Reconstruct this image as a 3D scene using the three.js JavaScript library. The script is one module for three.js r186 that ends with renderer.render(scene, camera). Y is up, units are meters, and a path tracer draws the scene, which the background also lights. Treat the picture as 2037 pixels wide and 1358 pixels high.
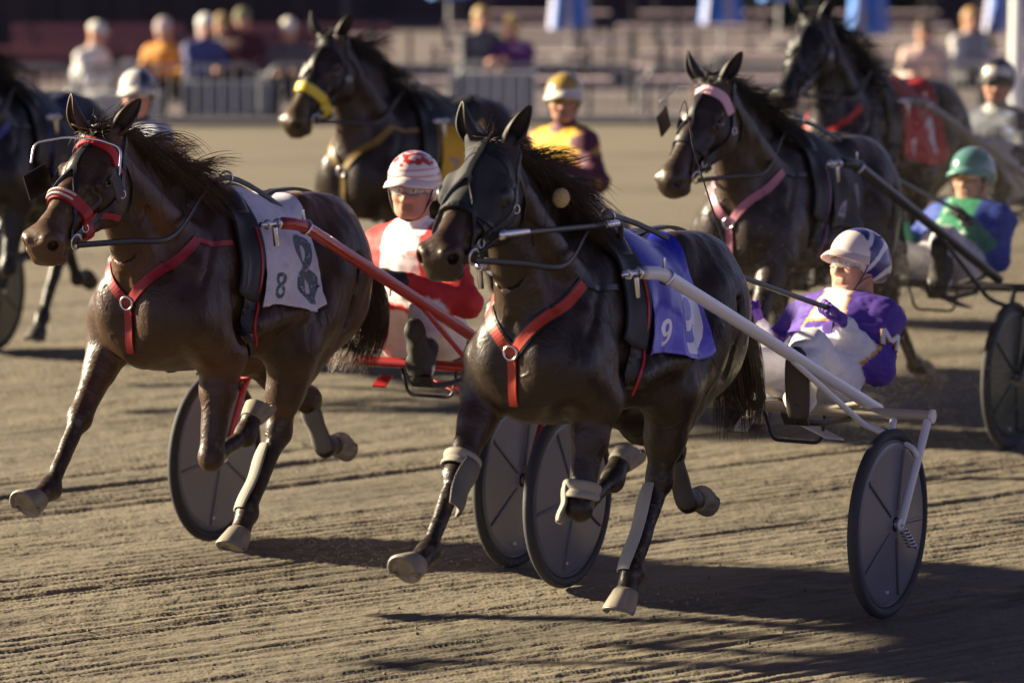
import * as THREE from 'three';
import { mergeGeometries } from 'three/addons/utils/BufferGeometryUtils.js';
import { ImprovedNoise } from 'three/addons/math/ImprovedNoise.js';

// ---------------------------------------------------------------- camera, sky, sun, exposure
const scene = new THREE.Scene();
const camera = new THREE.PerspectiveCamera(9.70, 1024 / 682, 0.5, 400);
camera.position.set(0, 2.8, 0);
camera.rotation.set(-6.8 * Math.PI / 180, 0, 0);
camera.focus = 14.7;
camera.userData.fStop = 2.1;
const renderer = new THREE.WebGLRenderer({ antialias: true });
renderer.toneMapping = THREE.LinearToneMapping;
renderer.toneMappingExposure = 3.6;
renderer.shadowMap.enabled = true;
{ // dusk sky: a violet-blue dome, a little paler towards the horizon
  const W = 64, H = 32, a = new Float32Array(W * H * 4);
  for (let j = 0; j < H; j++) for (let i = 0; i < W; i++) {
    const el = Math.sin(((j + 0.5) / H - 0.5) * Math.PI), u = Math.max(0, el), k = (j * W + i) * 4;
    const h = Math.pow(1 - u, 3); // last light along the horizon, deep blue overhead
    a[k] = 0.011 + 0.20 * h; a[k + 1] = 0.013 + 0.208 * h; a[k + 2] = 0.030 + 0.33 * h; a[k + 3] = 1;
  }
  const sky = new THREE.DataTexture(a, W, H, THREE.RGBAFormat, THREE.FloatType);
  sky.mapping = THREE.EquirectangularReflectionMapping; sky.magFilter = THREE.LinearFilter; sky.minFilter = THREE.LinearFilter; sky.needsUpdate = true;
  scene.background = sky; scene.environment = sky;
}
const sun = new THREE.DirectionalLight(new THREE.Color().setRGB(1.0, 0.85, 0.60), 5.0);
{ // low evening sun from the left and slightly behind the horses
  const az = 19 * Math.PI / 180, el = 20 * Math.PI / 180;
  sun.position.set(-Math.cos(el) * Math.cos(az) * 40 + 0.5, Math.sin(el) * 40, -Math.cos(el) * Math.sin(az) * 40 - 16);
  sun.target.position.set(0.5, 0, -16);
  sun.castShadow = true; sun.shadow.mapSize.set(4096, 4096); sun.shadow.radius = 5;
  Object.assign(sun.shadow.camera, { left: -40, right: 40, top: 30, bottom: -30, near: 1, far: 140 });
  scene.add(sun, sun.target);
}

// ---------------------------------------------------------------- small helpers
const V = (x, y, z) => new THREE.Vector3(x, y, z);
let seed = 12345;
const rnd = () => { seed = (seed * 1664525 + 1013904223) >>> 0; return seed / 4294967296; };
const rr = (a, b) => a + (b - a) * rnd();
const reseed = n => { seed = n; };
const perlin = new ImprovedNoise();
const nz = (x, y, z) => perlin.noise(x + 37.3, y + 11.7, z + 5.1);
const clamp = (v, a, b) => v < a ? a : v > b ? b : v;
const mix = (a, b, t) => a + (b - a) * t;
const mixV = (a, b, t) => [mix(a[0], b[0], t), mix(a[1], b[1], t), mix(a[2], b[2], t)];
const add = (a, b) => [a[0] + b[0], a[1] + b[1], a[2] + b[2]];
const sub = (a, b) => [a[0] - b[0], a[1] - b[1], a[2] - b[2]];
const mul = (a, s) => [a[0] * s, a[1] * s, a[2] * s];
const dot = (a, b) => a[0] * b[0] + a[1] * b[1] + a[2] * b[2];
const cross = (a, b) => [a[1] * b[2] - a[2] * b[1], a[2] * b[0] - a[0] * b[2], a[0] * b[1] - a[1] * b[0]];
const len = a => Math.hypot(a[0], a[1], a[2]);
const norm = a => { const l = len(a) || 1; return [a[0] / l, a[1] / l, a[2] / l]; };
const sstep = (a, b, x) => { const t = clamp((x - a) / (b - a), 0, 1); return t * t * (3 - 2 * t); };
const lin = (r, g, b) => new THREE.Color().setRGB(r, g, b);
const mat = (c, rough = 0.7, o = {}) => new THREE.MeshStandardMaterial({ color: Array.isArray(c) ? lin(...c) : c, roughness: rough, ...o });
const vmat = (rough, o = {}) => new THREE.MeshPhysicalMaterial({ color: 0xffffff, vertexColors: true, roughness: rough, ...o });

const taken = {};
const numbered = n => { const k = taken[n] = (taken[n] ?? -1) + 1; return k ? n + '_' + String(k).padStart(3, '0') : n; };
function shade(o) { o.castShadow = true; o.receiveShadow = true; return o; }
function tag(o, label, category, group, kind) {
  o.userData.label = label; if (category) o.userData.category = category;
  if (group) o.userData.group = group; if (kind) o.userData.kind = kind; return o;
}
// a rig: ground point below the axle of a sulky, heading deg degrees to the left of straight at the viewer; local x = horse's left, z = forward
function rig(x, z, deg) { return { x, z, a: -deg * Math.PI / 180 }; }
function thing(name, label, category, R, base, group) { // base in rig coordinates; children are built in rig coordinates and shifted by -base
  const g = new THREE.Group(); g.name = numbered(name);
  const c = Math.cos(R.a), s = Math.sin(R.a);
  g.position.set(R.x + base[0] * c + base[2] * s, base[1], R.z - base[0] * s + base[2] * c);
  g.rotation.y = R.a; g.base = base; scene.add(g); tag(g, label, category, group); return g;
}
function part(g, name, geo, material, parent) { // a child mesh; geometry given in rig coordinates
  geo.translate(-g.base[0], -g.base[1], -g.base[2]);
  const m = shade(new THREE.Mesh(geo, material)); m.name = name; (parent || g).add(m); return m;
}
const WORLD = rig(0, 0, 0);

// ---------------------------------------------------------------- implicit bodies: tapered capsules and ellipsoids joined smoothly, meshed with surface nets
class Blob {
  constructor() { this.p = []; }
  rc(a, b, ra, rb, k = 0.04, o = {}) { this.p.push({ t: 0, a, b, ra, rb, k, sx: o.sx || 1, c: o.c, sub: o.sub }); return this; }
  el(c, r, k = 0.04, o = {}) { this.p.push({ t: 1, a: c, r: Array.isArray(r) ? r : [r, r, r], k, q: o.rot ? [Math.cos(o.rot), Math.sin(o.rot)] : null, c: o.c, sub: o.sub }); return this; }
  pair(fn) { fn(1); fn(-1); return this; }
  dist(q, x, y, z) {
    if (q.t === 0) {
      const sx = q.sx, ax = q.a[0], px = (x - ax) / sx, py = y - q.a[1], pz = z - q.a[2];
      const bx = (q.b[0] - ax) / sx, by = q.b[1] - q.a[1], bz = q.b[2] - q.a[2];
      const bb = bx * bx + by * by + bz * bz, t = bb > 0 ? clamp((px * bx + py * by + pz * bz) / bb, 0, 1) : 0;
      const dx = px - bx * t, dy = py - by * t, dz = pz - bz * t;
      return (Math.sqrt(dx * dx + dy * dy + dz * dz) - (q.ra + (q.rb - q.ra) * t)) * (sx < 1 ? mix(sx, 1, 0.5) : 1);
    }
    let px = x - q.a[0], py = y - q.a[1], pz = z - q.a[2];
    if (q.q) { const u = py * q.q[0] + pz * q.q[1]; pz = -py * q.q[1] + pz * q.q[0]; py = u; }
    const r = q.r, ux = px / r[0], uy = py / r[1], uz = pz / r[2], k0 = Math.sqrt(ux * ux + uy * uy + uz * uz);
    if (k0 < 1e-6) return -Math.min(r[0], r[1], r[2]);
    const vx = ux / r[0], vy = uy / r[1], vz = uz / r[2];
    return k0 * (k0 - 1) / Math.sqrt(vx * vx + vy * vy + vz * vz);
  }
  join(d, e, q) {
    const k = q.k;
    if (q.sub) { const f = -e, h = Math.max(k - Math.abs(d - f), 0) / k; return Math.max(d, f) + h * h * k * 0.25; }
    const h = Math.max(k - Math.abs(d - e), 0) / k; return Math.min(d, e) - h * h * k * 0.25;
  }
  at(x, y, z) { let d = 9; for (const q of this.p) d = this.join(d, this.dist(q, x, y, z), q); return d; }
  grad(p, h = 0.006) {
    return norm([this.at(p[0] + h, p[1], p[2]) - this.at(p[0] - h, p[1], p[2]), this.at(p[0], p[1] + h, p[2]) - this.at(p[0], p[1] - h, p[2]), this.at(p[0], p[1], p[2] + h) - this.at(p[0], p[1], p[2] - h)]);
  }
  snap(p, off = 0) { let q = p, n = [0, 1, 0]; for (let i = 0; i < 6; i++) { const d = this.at(...q); n = this.grad(q); q = sub(q, mul(n, clamp(d - off, -0.08, 0.08))); } return [q, n]; }
  box(q, m) {
    if (q.t === 0) { const r = Math.max(q.ra, q.rb) + m, rx = Math.max(q.ra, q.rb) * q.sx + m; return [[Math.min(q.a[0], q.b[0]) - rx, Math.min(q.a[1], q.b[1]) - r, Math.min(q.a[2], q.b[2]) - r], [Math.max(q.a[0], q.b[0]) + rx, Math.max(q.a[1], q.b[1]) + r, Math.max(q.a[2], q.b[2]) + r]]; }
    const R = q.q ? [q.r[0], Math.max(q.r[1], q.r[2]), Math.max(q.r[1], q.r[2])] : q.r;
    return [[q.a[0] - R[0] - m, q.a[1] - R[1] - m, q.a[2] - R[2] - m], [q.a[0] + R[0] + m, q.a[1] + R[1] + m, q.a[2] + R[2] + m]];
  }
  colourAt(x, y, z, def) {
    let best = 1e9, c = def;
    for (const q of this.p) if (q.c && !q.sub) { const d = this.dist(q, x, y, z); if (d < best) { best = d; c = q.c; } }
    return typeof c === 'function' ? c(x, y, z) : c;
  }
  mesh(h, colour, warp, clip) { // surface nets on a grid of cell h
    const lo = [1e9, 1e9, 1e9], hi = [-1e9, -1e9, -1e9];
    for (const q of this.p) if (!q.sub) { const b = this.box(q, 0.02 + q.k * 0.3 + 2 * h); for (let i = 0; i < 3; i++) { lo[i] = Math.min(lo[i], b[0][i]); hi[i] = Math.max(hi[i], b[1][i]); } }
    const n = [0, 1, 2].map(i => Math.ceil((hi[i] - lo[i]) / h) + 2), sy = n[0], sz = n[0] * n[1];
    const f = new Float32Array(n[0] * n[1] * n[2]).fill(1);
    for (const q of this.p) {
      const b = this.box(q, q.k + 3 * h), i0 = [], i1 = [];
      for (let i = 0; i < 3; i++) { i0[i] = clamp(Math.floor((b[0][i] - lo[i]) / h), 0, n[i] - 1); i1[i] = clamp(Math.ceil((b[1][i] - lo[i]) / h), 0, n[i] - 1); }
      for (let k = i0[2]; k <= i1[2]; k++) for (let j = i0[1]; j <= i1[1]; j++) for (let i = i0[0]; i <= i1[0]; i++) {
        const at = i + j * sy + k * sz; f[at] = this.join(f[at], this.dist(q, lo[0] + i * h, lo[1] + j * h, lo[2] + k * h), q);
      }
    }
    if (warp || clip) for (let k = 0, at = 0; k < n[2]; k++) for (let j = 0; j < n[1]; j++) for (let i = 0; i < n[0]; i++, at++) if (Math.abs(f[at]) < 0.06) {
      const x = lo[0] + i * h, y = lo[1] + j * h, z = lo[2] + k * h;
      if (warp) f[at] += warp(x, y, z);
      if (clip) f[at] = Math.max(f[at], clip(x, y, z));
    }
    else if (clip && f[at] < 0) f[at] = Math.max(f[at], clip(lo[0] + i * h, lo[1] + j * h, lo[2] + k * h));
    const id = new Int32Array(f.length).fill(-1), pos = [], idx = [];
    const C = [0, 1, sy, sy + 1, sz, sz + 1, sz + sy, sz + sy + 1], E = [[0, 1], [2, 3], [4, 5], [6, 7], [0, 2], [1, 3], [4, 6], [5, 7], [0, 4], [1, 5], [2, 6], [3, 7]];
    for (let k = 0; k < n[2] - 1; k++) for (let j = 0; j < n[1] - 1; j++) for (let i = 0; i < n[0] - 1; i++) {
      const at = i + j * sy + k * sz; let m = 0;
      for (let c = 0; c < 8; c++) if (f[at + C[c]] < 0) m |= 1 << c;
      if (m === 0 || m === 255) continue;
      let x = 0, y = 0, z = 0, s = 0;
      for (const [p, q] of E) {
        if (((m >> p) & 1) === ((m >> q) & 1)) continue;
        const a = f[at + C[p]], b = f[at + C[q]], t = a / (a - b);
        x += (p & 1) + (((q & 1) - (p & 1)) * t); y += ((p >> 1) & 1) + ((((q >> 1) & 1) - ((p >> 1) & 1)) * t); z += (p >> 2) + (((q >> 2) - (p >> 2)) * t); s++;
      }
      id[at] = pos.length / 3; pos.push(lo[0] + (i + x / s) * h, lo[1] + (j + y / s) * h, lo[2] + (k + z / s) * h);
    }
    const quad = (a, b, c, d, flip) => { if (flip) idx.push(a, c, b, b, c, d); else idx.push(a, b, c, b, d, c); };
    for (let k = 1; k < n[2] - 1; k++) for (let j = 1; j < n[1] - 1; j++) for (let i = 1; i < n[0] - 1; i++) {
      const at = i + j * sy + k * sz, s = f[at] < 0;
      if (s !== f[at + 1] < 0) quad(id[at - sy - sz], id[at - sz], id[at - sy], id[at], !s);
      if (s !== f[at + sy] < 0) quad(id[at - 1 - sz], id[at - 1], id[at - sz], id[at], !s);
      if (s !== f[at + sz] < 0) quad(id[at - 1 - sy], id[at - sy], id[at - 1], id[at], !s);
    }
    const g = new THREE.BufferGeometry();
    g.setAttribute('position', new THREE.Float32BufferAttribute(pos, 3)); g.setIndex(idx); g.computeVertexNormals();
    if (colour) paint(g, colour);
    return g;
  }
}
function paint(g, colour) {
  const p = g.attributes.position, c = new Float32Array(p.count * 3);
  for (let i = 0; i < p.count; i++) { const v = typeof colour === 'function' ? colour(p.getX(i), p.getY(i), p.getZ(i)) : colour; c[i * 3] = v[0]; c[i * 3 + 1] = v[1]; c[i * 3 + 2] = v[2]; }
  g.setAttribute('color', new THREE.BufferAttribute(c, 3)); return g;
}
function geoOf(pos, idx, uv) {
  const g = new THREE.BufferGeometry(); g.setAttribute('position', new THREE.Float32BufferAttribute(pos, 3));
  if (uv) g.setAttribute('uv', new THREE.Float32BufferAttribute(uv, 2));
  g.setIndex(idx); g.computeVertexNormals(); return g;
}
const flat = g => { const h = g.index ? g.toNonIndexed() : g; for (const k of Object.keys(h.attributes)) if (!['position', 'normal', 'color'].includes(k)) h.deleteAttribute(k); h.computeVertexNormals(); return h; };
const merge = l => mergeGeometries(l.map(g => { const h = g.index ? g.toNonIndexed() : g; for (const k of Object.keys(h.attributes)) if (!['position', 'normal', 'color'].includes(k)) h.deleteAttribute(k); return h; }));
// round off the corners of a polyline
function soften(pts, r = 0.04, steps = 4) {
  const out = [pts[0]];
  for (let i = 1; i < pts.length - 1; i++) {
    const a = pts[i - 1], b = pts[i], c = pts[i + 1], la = len(sub(a, b)), lc = len(sub(c, b)), q = Math.min(r, la * 0.45, lc * 0.45);
    const p0 = add(b, mul(norm(sub(a, b)), q)), p1 = add(b, mul(norm(sub(c, b)), q));
    for (let s = 0; s <= steps; s++) { const t = s / steps; out.push(mixV(mixV(p0, b, t), mixV(b, p1, t), t)); }
  }
  out.push(pts[pts.length - 1]); return out;
}
const spline = (pts, n) => new THREE.CatmullRomCurve3(pts.map(p => V(...p))).getPoints(n).map(v => [v.x, v.y, v.z]);
// sweep an ellipse (radius r, flattened by k along the second axis) along points
function pipe(pts, r, seg = 10, k = 1, up = [0, 1, 0]) {
  const pos = [], idx = [], N = pts.length, R = typeof r === 'function' ? r : () => r; let b0 = up;
  for (let i = 0; i < N; i++) {
    const t = norm(sub(pts[Math.min(i + 1, N - 1)], pts[Math.max(i - 1, 0)]));
    let s = cross(b0, t); if (len(s) < 1e-4) s = cross([1, 0, 0.3], t); s = norm(s); const b = norm(cross(t, s)); b0 = b;
    const q = R(i / (N - 1));
    for (let j = 0; j < seg; j++) { const a = j / seg * Math.PI * 2; pos.push(...add(pts[i], add(mul(s, Math.cos(a) * q), mul(b, Math.sin(a) * q * k)))); }
  }
  for (let i = 0; i < N - 1; i++) for (let j = 0; j < seg; j++) { const a = i * seg + j, b = i * seg + (j + 1) % seg; idx.push(a, b, a + seg, b, b + seg, a + seg); }
  const c0 = pos.length / 3; pos.push(...pts[0], ...pts[N - 1]);
  for (let j = 0; j < seg; j++) { idx.push(c0, (j + 1) % seg, j, c0 + 1, (N - 1) * seg + j, (N - 1) * seg + (j + 1) % seg); }
  return geoOf(pos, idx);
}
// strap lying on a body: control points are drawn onto the surface
function strap(blob, ctrl, w, th = 0.006, n = 28, lift = 0.004) {
  const c = spline(ctrl, n), pos = [], idx = [], P = c.map(p => blob.snap(p, lift));
  for (let k = 0; k < 4; k++) { const Q = P.map((p, i) => i === 0 || i === n ? p : [mixV(p[0], mixV(P[i - 1][0], P[i + 1][0], 0.5), 0.5), norm(add(p[1], add(P[i - 1][1], P[i + 1][1])))]); for (let i = 1; i < n; i++) { const d = blob.at(...Q[i][0]); P[i] = [d < lift ? add(Q[i][0], mul(Q[i][1], lift - d)) : Q[i][0], Q[i][1]]; } }
  for (let i = 0; i <= n; i++) {
    const [p, nn] = P[i], t = norm(sub(P[Math.min(i + 1, n)][0], P[Math.max(i - 1, 0)][0])), b = norm(cross(t, nn));
    const W = typeof w === 'function' ? w(i / n) : w;
    for (const e of [-1, -0.35, 0.35, 1]) { const q = add(p, mul(b, e * W / 2)), d = blob.at(...q); const s = sub(q, mul(nn, clamp(d - lift, -0.012, 0.004))); pos.push(...add(s, mul(nn, th)), ...sub(s, mul(nn, 0.004))); }
  }
  for (let i = 0; i < n; i++) {
    const a = i * 8, b = a + 8;
    for (let e = 0; e < 3; e++) { const u = e * 2; idx.push(a + u, b + u, a + u + 2, b + u, b + u + 2, a + u + 2, a + u + 1, a + u + 3, b + u + 1, b + u + 1, a + u + 3, b + u + 3); }
    idx.push(a, a + 1, b, a + 1, b + 1, b, a + 6, b + 6, a + 7, a + 7, b + 6, b + 7);
  }
  const l = n * 8; for (const [o, f] of [[0, 1], [l, 0]]) for (let e = 0; e < 3; e++) { const u = o + e * 2; if (f) idx.push(u, u + 2, u + 1, u + 1, u + 2, u + 3); else idx.push(u, u + 1, u + 2, u + 1, u + 3, u + 2); }
  return flat(geoOf(pos, idx));
}
// flat band through free points (reins): width w, thickness th, wide along 'side'
function band(pts, w, th, side = [0, 1, 0]) { return pipe(pts, w / 2, 6, th / w, cross(norm(sub(pts[pts.length - 1], pts[0])), side)); }
function boxAt(c, s, rot) { const g = new THREE.BoxGeometry(...s); if (rot) g.applyMatrix4(new THREE.Matrix4().makeRotationFromEuler(new THREE.Euler(...rot))); g.translate(...c); return g; }
// a slab with thickness through a grid of points pts[u][v] (outer face), uv 0..1
function sheet(pts, th, uvf) {
  const nu = pts.length, nv = pts[0].length, pos = [], uv = [], idx = [], at = (u, v) => pts[clamp(u, 0, nu - 1)][clamp(v, 0, nv - 1)];
  for (let s = 0; s < 2; s++) for (let u = 0; u < nu; u++) for (let v = 0; v < nv; v++) {
    let p = at(u, v); if (s) p = sub(p, mul(norm(cross(sub(at(u + 1, v), at(u - 1, v)), sub(at(u, v + 1), at(u, v - 1)))), th));
    pos.push(...p); uv.push(...(uvf ? uvf(u / (nu - 1), v / (nv - 1)) : [u / (nu - 1), v / (nv - 1)]));
  }
  const M = nu * nv;
  for (let u = 0; u < nu - 1; u++) for (let v = 0; v < nv - 1; v++) { const a = u * nv + v, b = a + nv; idx.push(a, b, a + 1, b, b + 1, a + 1, M + a, M + a + 1, M + b, M + b, M + a + 1, M + b + 1); }
  for (let u = 0; u < nu - 1; u++) for (const v of [0, nv - 1]) { const a = u * nv + v, b = a + nv; if (v) idx.push(a, b, M + a, b, M + b, M + a); else idx.push(a, M + a, b, b, M + a, M + b); }
  for (let v = 0; v < nv - 1; v++) for (const u of [0, nu - 1]) { const a = u * nv + v, b = a + 1; if (u) idx.push(a, M + a, b, b, M + a, M + b); else idx.push(a, b, M + a, b, M + b, M + a); }
  return geoOf(pos, idx, uv);
}
function canvasTexture(w, h, draw) {
  const c = document.createElement('canvas'); c.width = w; c.height = h; draw(c.getContext('2d'), w, h);
  const t = new THREE.CanvasTexture(c); t.colorSpace = THREE.SRGBColorSpace; t.magFilter = THREE.LinearFilter; return t;
}
// ---------------------------------------------------------------- the track: harrowed dirt
{
  const gd = [0.79, -0.613]; // direction of the harrow lines on the ground (x, z)
  const height = (x, z) => {
    const along = x * gd[0] + z * gd[1], across = x * -gd[1] + z * gd[0];
    const w = across + 0.014 * nz(along * 0.30, across * 0.8, 3) + 0.004 * nz(along * 1.6, across * 3, 9);
    const notch = (q, p) => Math.pow(0.5 + 0.5 * Math.sin(q), p), q1 = w * 2 * Math.PI / 0.082, q2 = w * 2 * Math.PI / 0.051 + 1.3;
    const k1 = clamp(0.45 + 1.1 * nz(along * 0.35, across * 2.2, 20), 0.1, 1.2), k2 = clamp(0.45 + 1.2 * nz(along * 0.6, across * 4, 25), 0, 1);
    const line = Math.pow(clamp(nz(along * 0.07, across * 6.0, 70) * 2.4 - 0.55, 0, 1), 1.2);
    return -0.0150 * notch(q1, 4) * k1 - 0.0075 * notch(q2, 2) * k2 - 0.020 * line
      + 0.0035 * nz(along * 1.4, across * 10, 1) + 0.0048 * nz(along * 4, across * 28, 2) + 0.0040 * nz(along * 11, across * 46, 4) + 0.0012 * nz(along * 50, across * 60, 8) + 0.015 * nz(x * 0.3, z * 0.3, 6);
  };
  globalThis.groundHeight = height;
  const tone = (x, z) => {
    const along = x * gd[0] + z * gd[1], across = x * -gd[1] + z * gd[0];
    const n = 1 + 0.20 * nz(along * 0.8, across * 2.6, 30) + 0.16 * nz(along * 5, across * 17, 31) + 0.14 * nz(x * 40, z * 40, 32);
    const damp = sstep(0.18, 0.5, nz(along * 0.5, across * 1.5, 60) + 0.3 * nz(x * 9, z * 9, 61));
    return mul(mixV([0.146, 0.120, 0.081], [0.098, 0.081, 0.055], damp), n);
  };
  const grid = (xs, zs, name, material) => {
    const pos = [], idx = [], col = [], uv = [];
    for (const z of zs) for (const x of xs(z)) { pos.push(x, height(x, z), z); col.push(...tone(x, z)); uv.push(x / 1.7, z / 1.7); }
    const nx = xs(zs[0]).length;
    for (let j = 0; j < zs.length - 1; j++) for (let i = 0; i < nx - 1; i++) { const a = j * nx + i; idx.push(a, a + 1, a + nx, a + 1, a + nx + 1, a + nx); }
    const g = geoOf(pos, idx, uv); g.setAttribute('color', new THREE.Float32BufferAttribute(col, 3));
    const m = shade(new THREE.Mesh(g, material)); m.name = numbered(name); scene.add(m); return m;
  };
  const N = 512, d = new Uint8Array(N * N * 4);
  for (let j = 0; j < N; j++) for (let i = 0; i < N; i++) { // tiling grain of sand and small clods
    let s = 0; for (const [f, a] of [[24, 0.5], [60, 0.35], [140, 0.3]]) { const u = i / N * f, v = j / N * f, t = i / N, w = j / N; s += a * ((nz(u, v, f) * (1 - t) + nz(u - f, v, f) * t) * (1 - w) + (nz(u, v - f, f) * (1 - t) + nz(u - f, v - f, f) * t) * w); }
    const k = (j * N + i) * 4, q = clamp(128 + 150 * s, 0, 255); d[k] = d[k + 1] = d[k + 2] = q; d[k + 3] = 255;
  }
  const bump = new THREE.DataTexture(d, N, N); bump.wrapS = bump.wrapT = THREE.RepeatWrapping; bump.magFilter = THREE.LinearFilter; bump.minFilter = THREE.LinearMipmapLinearFilter; bump.generateMipmaps = true; bump.needsUpdate = true;
  const dirt = new THREE.MeshStandardMaterial({ vertexColors: true, roughness: 0.95, bumpMap: bump, bumpScale: 0.012 });
  const range = (a, b, n) => [...Array(n + 1)].map((_, i) => mix(a, b, i / n));
  // near field, fine; rows get wider with distance like the view they have to fill
  const zs = []; for (let z = -12.6; z > -30; z -= 0.0135 * Math.pow(-z / 13, 1.4)) zs.push(z);
  zs.push(-30);
  const m = grid(z => range(0.175 * z, -0.185 * z, 620), zs, 'track', dirt); tag(m, 'brown harrowed dirt racing track with fine drag lines', 'track', null, 'structure');
  // the same track further round, coarser
  const far = grid(z => range(-70, 70, 220), range(-30, -43.2, 60), 'track', dirt); tag(far, 'far side of the dirt track by the barrier', 'track', null, 'structure');
  const near = grid(z => range(-70, 70, 220), range(40, -12.6, 120), 'track', dirt); tag(near, 'dirt track stretching out towards the viewer', 'track', null, 'structure');
  for (const s of [0, 1]) tag(grid(z => s ? range(-0.185 * z - 0.02, 70, 130) : range(-70, 0.175 * z + 0.02, 130), range(-12.6, -30, 40), 'track', dirt), 'dirt track beside the racing line', 'track', null, 'structure');
  // small clods turned up by the harrow
  reseed(2024);
  const cg = new THREE.IcosahedronGeometry(1, 1), cp = cg.attributes.position; for (let i = 0; i < cp.count; i++) { const k = 0.75 + 0.35 * nz(cp.getX(i) * 1.7, cp.getY(i) * 1.7, cp.getZ(i) * 1.7); cp.setXYZ(i, cp.getX(i) * k, cp.getY(i) * k * 0.7, cp.getZ(i) * k); } cg.computeVertexNormals();
  const K = 2600, im = new THREE.InstancedMesh(cg, new THREE.MeshStandardMaterial({ color: 0xffffff, roughness: 0.95 }), K), M4 = new THREE.Matrix4(), Q = new THREE.Quaternion();
  for (let i = 0; i < K; i++) { const z = -12.8 - 13 * Math.pow(rnd(), 1.3), x = rr(-0.165, 0.165) * -z * 1.05, r = 0.0025 + 0.007 * Math.pow(rnd(), 4); Q.setFromEuler(new THREE.Euler(rr(0, 6), rr(0, 6), rr(0, 6))); M4.compose(V(x, height(x, z) + r * 0.3, z), Q, V(r, r, r)); im.setMatrixAt(i, M4); im.setColorAt(i, lin(...mul(tone(x, z), rr(0.7, 1.25)))); }
  shade(im).name = 'dirt_clods'; scene.add(im); tag(im, 'small loose clods of dirt scattered over the track', 'dirt', null, 'stuff');
}
// ---------------------------------------------------------------- horses
// legs: [elbow/stifle, knee/hock, fetlock, coronet, hoof axis] in rig coordinates
const LEGS_NEAR = {
  RF: [[-0.17, 0.985, 1.58], [-0.175, 0.715, 1.80], [-0.175, 0.485, 2.00], [-0.175, 0.455, 2.085], [0, -0.42, 0.90]],
  LF: [[0.17, 0.955, 1.43], [0.175, 0.600, 1.56], [0.175, 0.665, 1.305], [0.175, 0.715, 1.245], [0, 0.62, -0.78]],
  LH: [[0.195, 0.93, 0.88], [0.14, 0.600, 0.855], [0.13, 0.290, 1.055], [0.13, 0.225, 1.105], [0, -0.88, 0.47]],
  RH: [[-0.19, 0.86, 0.62], [-0.13, 0.60, 0.20], [-0.13, 0.385, 0.055], [-0.13, 0.385, -0.025], [0, 0.12, -0.99]],
};
const swapLegs = L => { const m = a => a.map(v => [-v[0], v[1], v[2]]); return { RF: m(L.LF), LF: m(L.RF), RH: m(L.LH), LH: m(L.RH) }; };
const shiftLegs = (L, d) => Object.fromEntries(Object.entries(L).map(([k, a]) => [k, a.map((v, i) => i === 4 ? v : add(v, d))]));

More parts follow.
